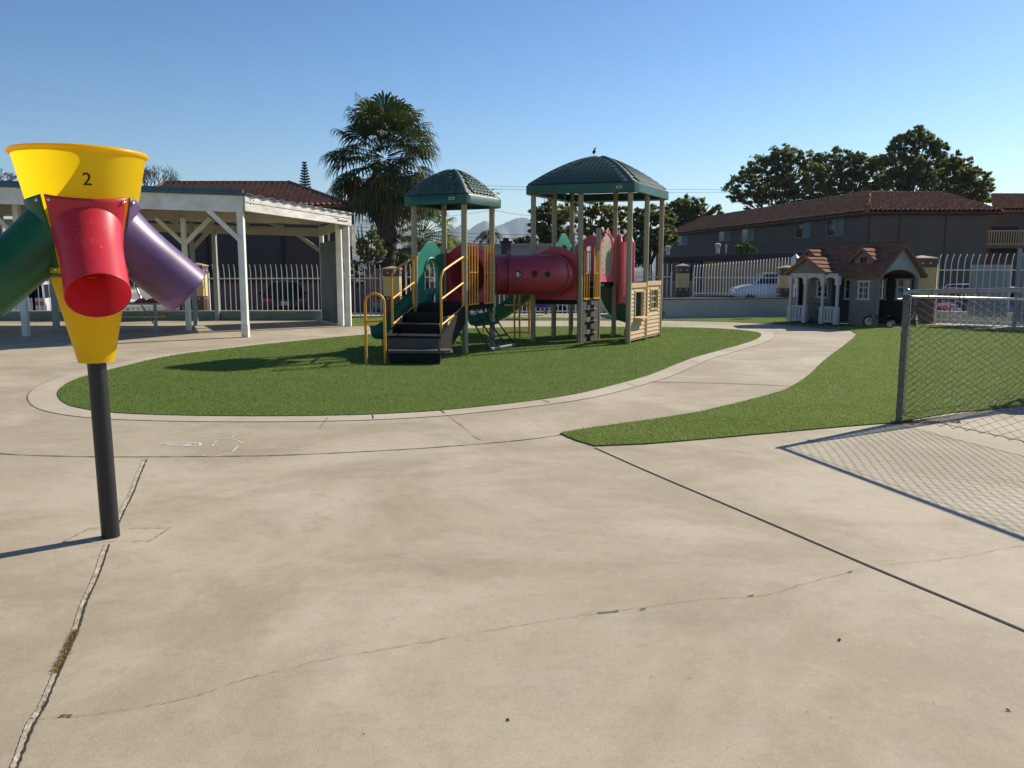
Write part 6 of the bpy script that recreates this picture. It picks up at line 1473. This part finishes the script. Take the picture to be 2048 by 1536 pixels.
# bare winter trees
def bare_tree(label, px, py_top, py_base, Y, spread, seed, n0=9):
    t = thing('bare_tree', label, 'tree', (*PD(px, 500, Y)[:2], LOT), 'bare trees behind the shelter'); rg = random.Random(seed); mb = MB(); zt = PD(px, py_top, Y)[2]; zb = PD(px, py_base, Y)[2]; b = V((t.location.x, Y, 0))
    fork = b+UP*(zb-.8); mb.tube([b+UP*LOT, fork], [.22, .15], 8)
    def grow(p, d, L_, r, lev):
        q = p+d*L_; m_ = p.lerp(q, .5)+V((rg.uniform(-1, 1), rg.uniform(-1, 1), rg.uniform(-.5, 1)))*L_*.08; mb.tube([p, m_, q], [r, r*.8, r*.6], 4, cap=False)
        if lev == 0: return
        for _ in range(3 if lev > 1 else 4):
            dd = (d+V((rg.uniform(-1, 1), rg.uniform(-1, 1), rg.uniform(-.3, .7)))*.62).normalized(); grow(q, dd, L_*rg.uniform(.6, .85), r*.58, lev-1)
    H = zt-zb+.8
    for i in range(n0):
        a = i*2.4; d = V((math.cos(a)*spread, math.sin(a)*spread, 1)).normalized(); grow(fork, d, H*.36, .075, 4)
    mb.build('branches', 'bare_twig', t, recalc=False)
bare_tree('leafless twiggy tree behind the shelter right of the yellow funnel', 312, 333, 385, 72, .75, 3)
bare_tree('leafless twiggy tree at the far left edge behind the yellow funnel', 5, 336, 372, 76, .7, 7, 6)
# ---------------------------------------------------------------- utility pole and wires
up_ = thing('utility_pole', 'utility pole top with insulators just right of the small green roof', 'utility pole', (*PD(985, 400, 130)[:2], LOT)); xp = up_.location.x; ztp = PD(972, 374, 130)[2]
mb = MB(); mb.tube([(xp, 130, LOT), (xp, 130, ztp-.3)], .13, 8); mb.build('pole', 'pole_wood', up_)
mb = MB(); mb.box((xp, 130, ztp-1.0), (2.2, .12, .12)); mb.box((xp-.8, 130, ztp-.5), (.3, .3, .9)); mb.box((xp-1.0, 129.9, ztp-.2), (.5, .12, .4)); mb.build('crossarm', 'pole_wood', up_)
def wire(a, b, sag, r, label):
    a, b = V(a), V(b); mb = MB(); mb.tube([a.lerp(b, t)-UP*sag*4*t*(1-t) for t in np.linspace(0, 1, 24)], r, 4); o = mb.build('power_line', 'wire'); return tag(o, label, 'power line', 'power lines across the sky')
wl_ = [((300, 376), (1005, 378), 110, 128, 'highest thin power line reaching the pole top'), ((300, 390), (1005, 384), 110, 128, 'second thin power line below the pole top'), ((960, 371), (1800, 372), 131, 140, 'upper power line running right from the pole'),
       ((960, 377), (1800, 377), 131, 140, 'second power line running right from the pole'), ((640, 447), (1300, 467), 95, 95, 'long power line crossing before the mountains'), ((640, 455), (1300, 474), 95, 95, 'power line just below the one crossing the mountains'),
       ((640, 463), (1300, 481), 95, 95, 'lowest power line in front of the mountains'), ((640, 440), (985, 420), 100, 128, 'power line slanting up towards the pole behind the small roof'), ((985, 420), (1300, 440), 128, 100, 'power line slanting down right of the pole')]
for (a, b_, Ya, Yb, lab) in wl_: wire(PD(*a, Ya), PD(*b_, Yb), .6, .022, lab)
# ---------------------------------------------------------------- distant mountains
pk = [(-1500, 470), (-600, 462), (0, 462), (400, 455), (600, 445), (690, 432), (722, 426), (745, 438), (770, 450), (800, 458), (850, 466), (880, 461), (896, 456), (912, 459), (930, 447), (940, 455), (955, 446), (970, 441), (985, 447), (996, 450), (1015, 442), (1035, 436), (1048, 434),
      (1065, 440), (1100, 446), (1200, 455), (1400, 465), (1700, 470), (2400, 480), (3500, 480)]
xs_ = np.array([p[0] for p in pk]); ys_ = np.array([p[1] for p in pk]); YM = 8200.0
PX = np.concatenate([np.linspace(-1500, 600, 90), np.linspace(602, 1120, 420), np.linspace(1125, 3500, 90)]); yy = np.interp(PX, xs_, ys_)
rg_ = np.random.default_rng(5); det = sum(np.interp(PX, np.linspace(-1500, 3500, k), rg_.normal(size=k))*a for k, a in ((300, 1.6), (900, 1.0), (2400, .5))); yy = yy+det*.9
NR = 40; verts = np.zeros((NR*2, len(PX), 3))
X_ = (PX-1024)/FPX*YM/CP; H_ = np.array([PD(p, q, YM)[2] for p, q in zip(PX, yy)])
gul = rg_.normal(size=(12, len(PX)))
for i in range(NR*2):
    f = i/(NR*2-1); g = 1-abs(f*2-1); Yv = YM+(f-.5)*2600
    gg = sum(np.sin(X_/w_*6.28+ph+f*9)*a for w_, ph, a in ((330, 1, .10), (140, 2, .06), (610, .3, .12)))
    verts[i, :, 0] = X_; verts[i, :, 1] = Yv; verts[i, :, 2] = LOT+(H_-LOT)*np.clip(g**1.1+gg*g*(1-g)*2.2, 0, 1.0)
W_ = len(PX); I, J = np.meshgrid(np.arange(NR*2-1), np.arange(W_-1), indexing='ij'); f = np.stack([I*W_+J, I*W_+J+1, (I+1)*W_+J+1, (I+1)*W_+J], -1).reshape(-1, 4)
tag(np_mesh('mountains', verts.reshape(-1, 3), f, 'mountain_rock'), kind='structure')
# ---------------------------------------------------------------- haze
HZ = MB(); HZ.box((0, 4700, 349), (13000, 9700, 702)); hz = HZ.build('haze', 'wire'); hm = bpy.data.materials.new('haze_air'); hm.use_nodes = True; nt = hm.node_tree
for n_ in list(nt.nodes):
    if n_.type == 'BSDF_PRINCIPLED': nt.nodes.remove(n_)
pvn = nt.nodes.new('ShaderNodeVolumePrincipled'); pvn.inputs['Color'].default_value = (.70, .84, 1, 1); pvn.inputs['Density'].default_value = 8e-5; pvn.inputs['Anisotropy'].default_value = 0.2
nt.links.new(pvn.outputs[0], nt.nodes['Material Output'].inputs['Volume']); hz.data.materials.clear(); hz.data.materials.append(hm); hz['kind'] = 'stuff'; hz.visible_shadow = True
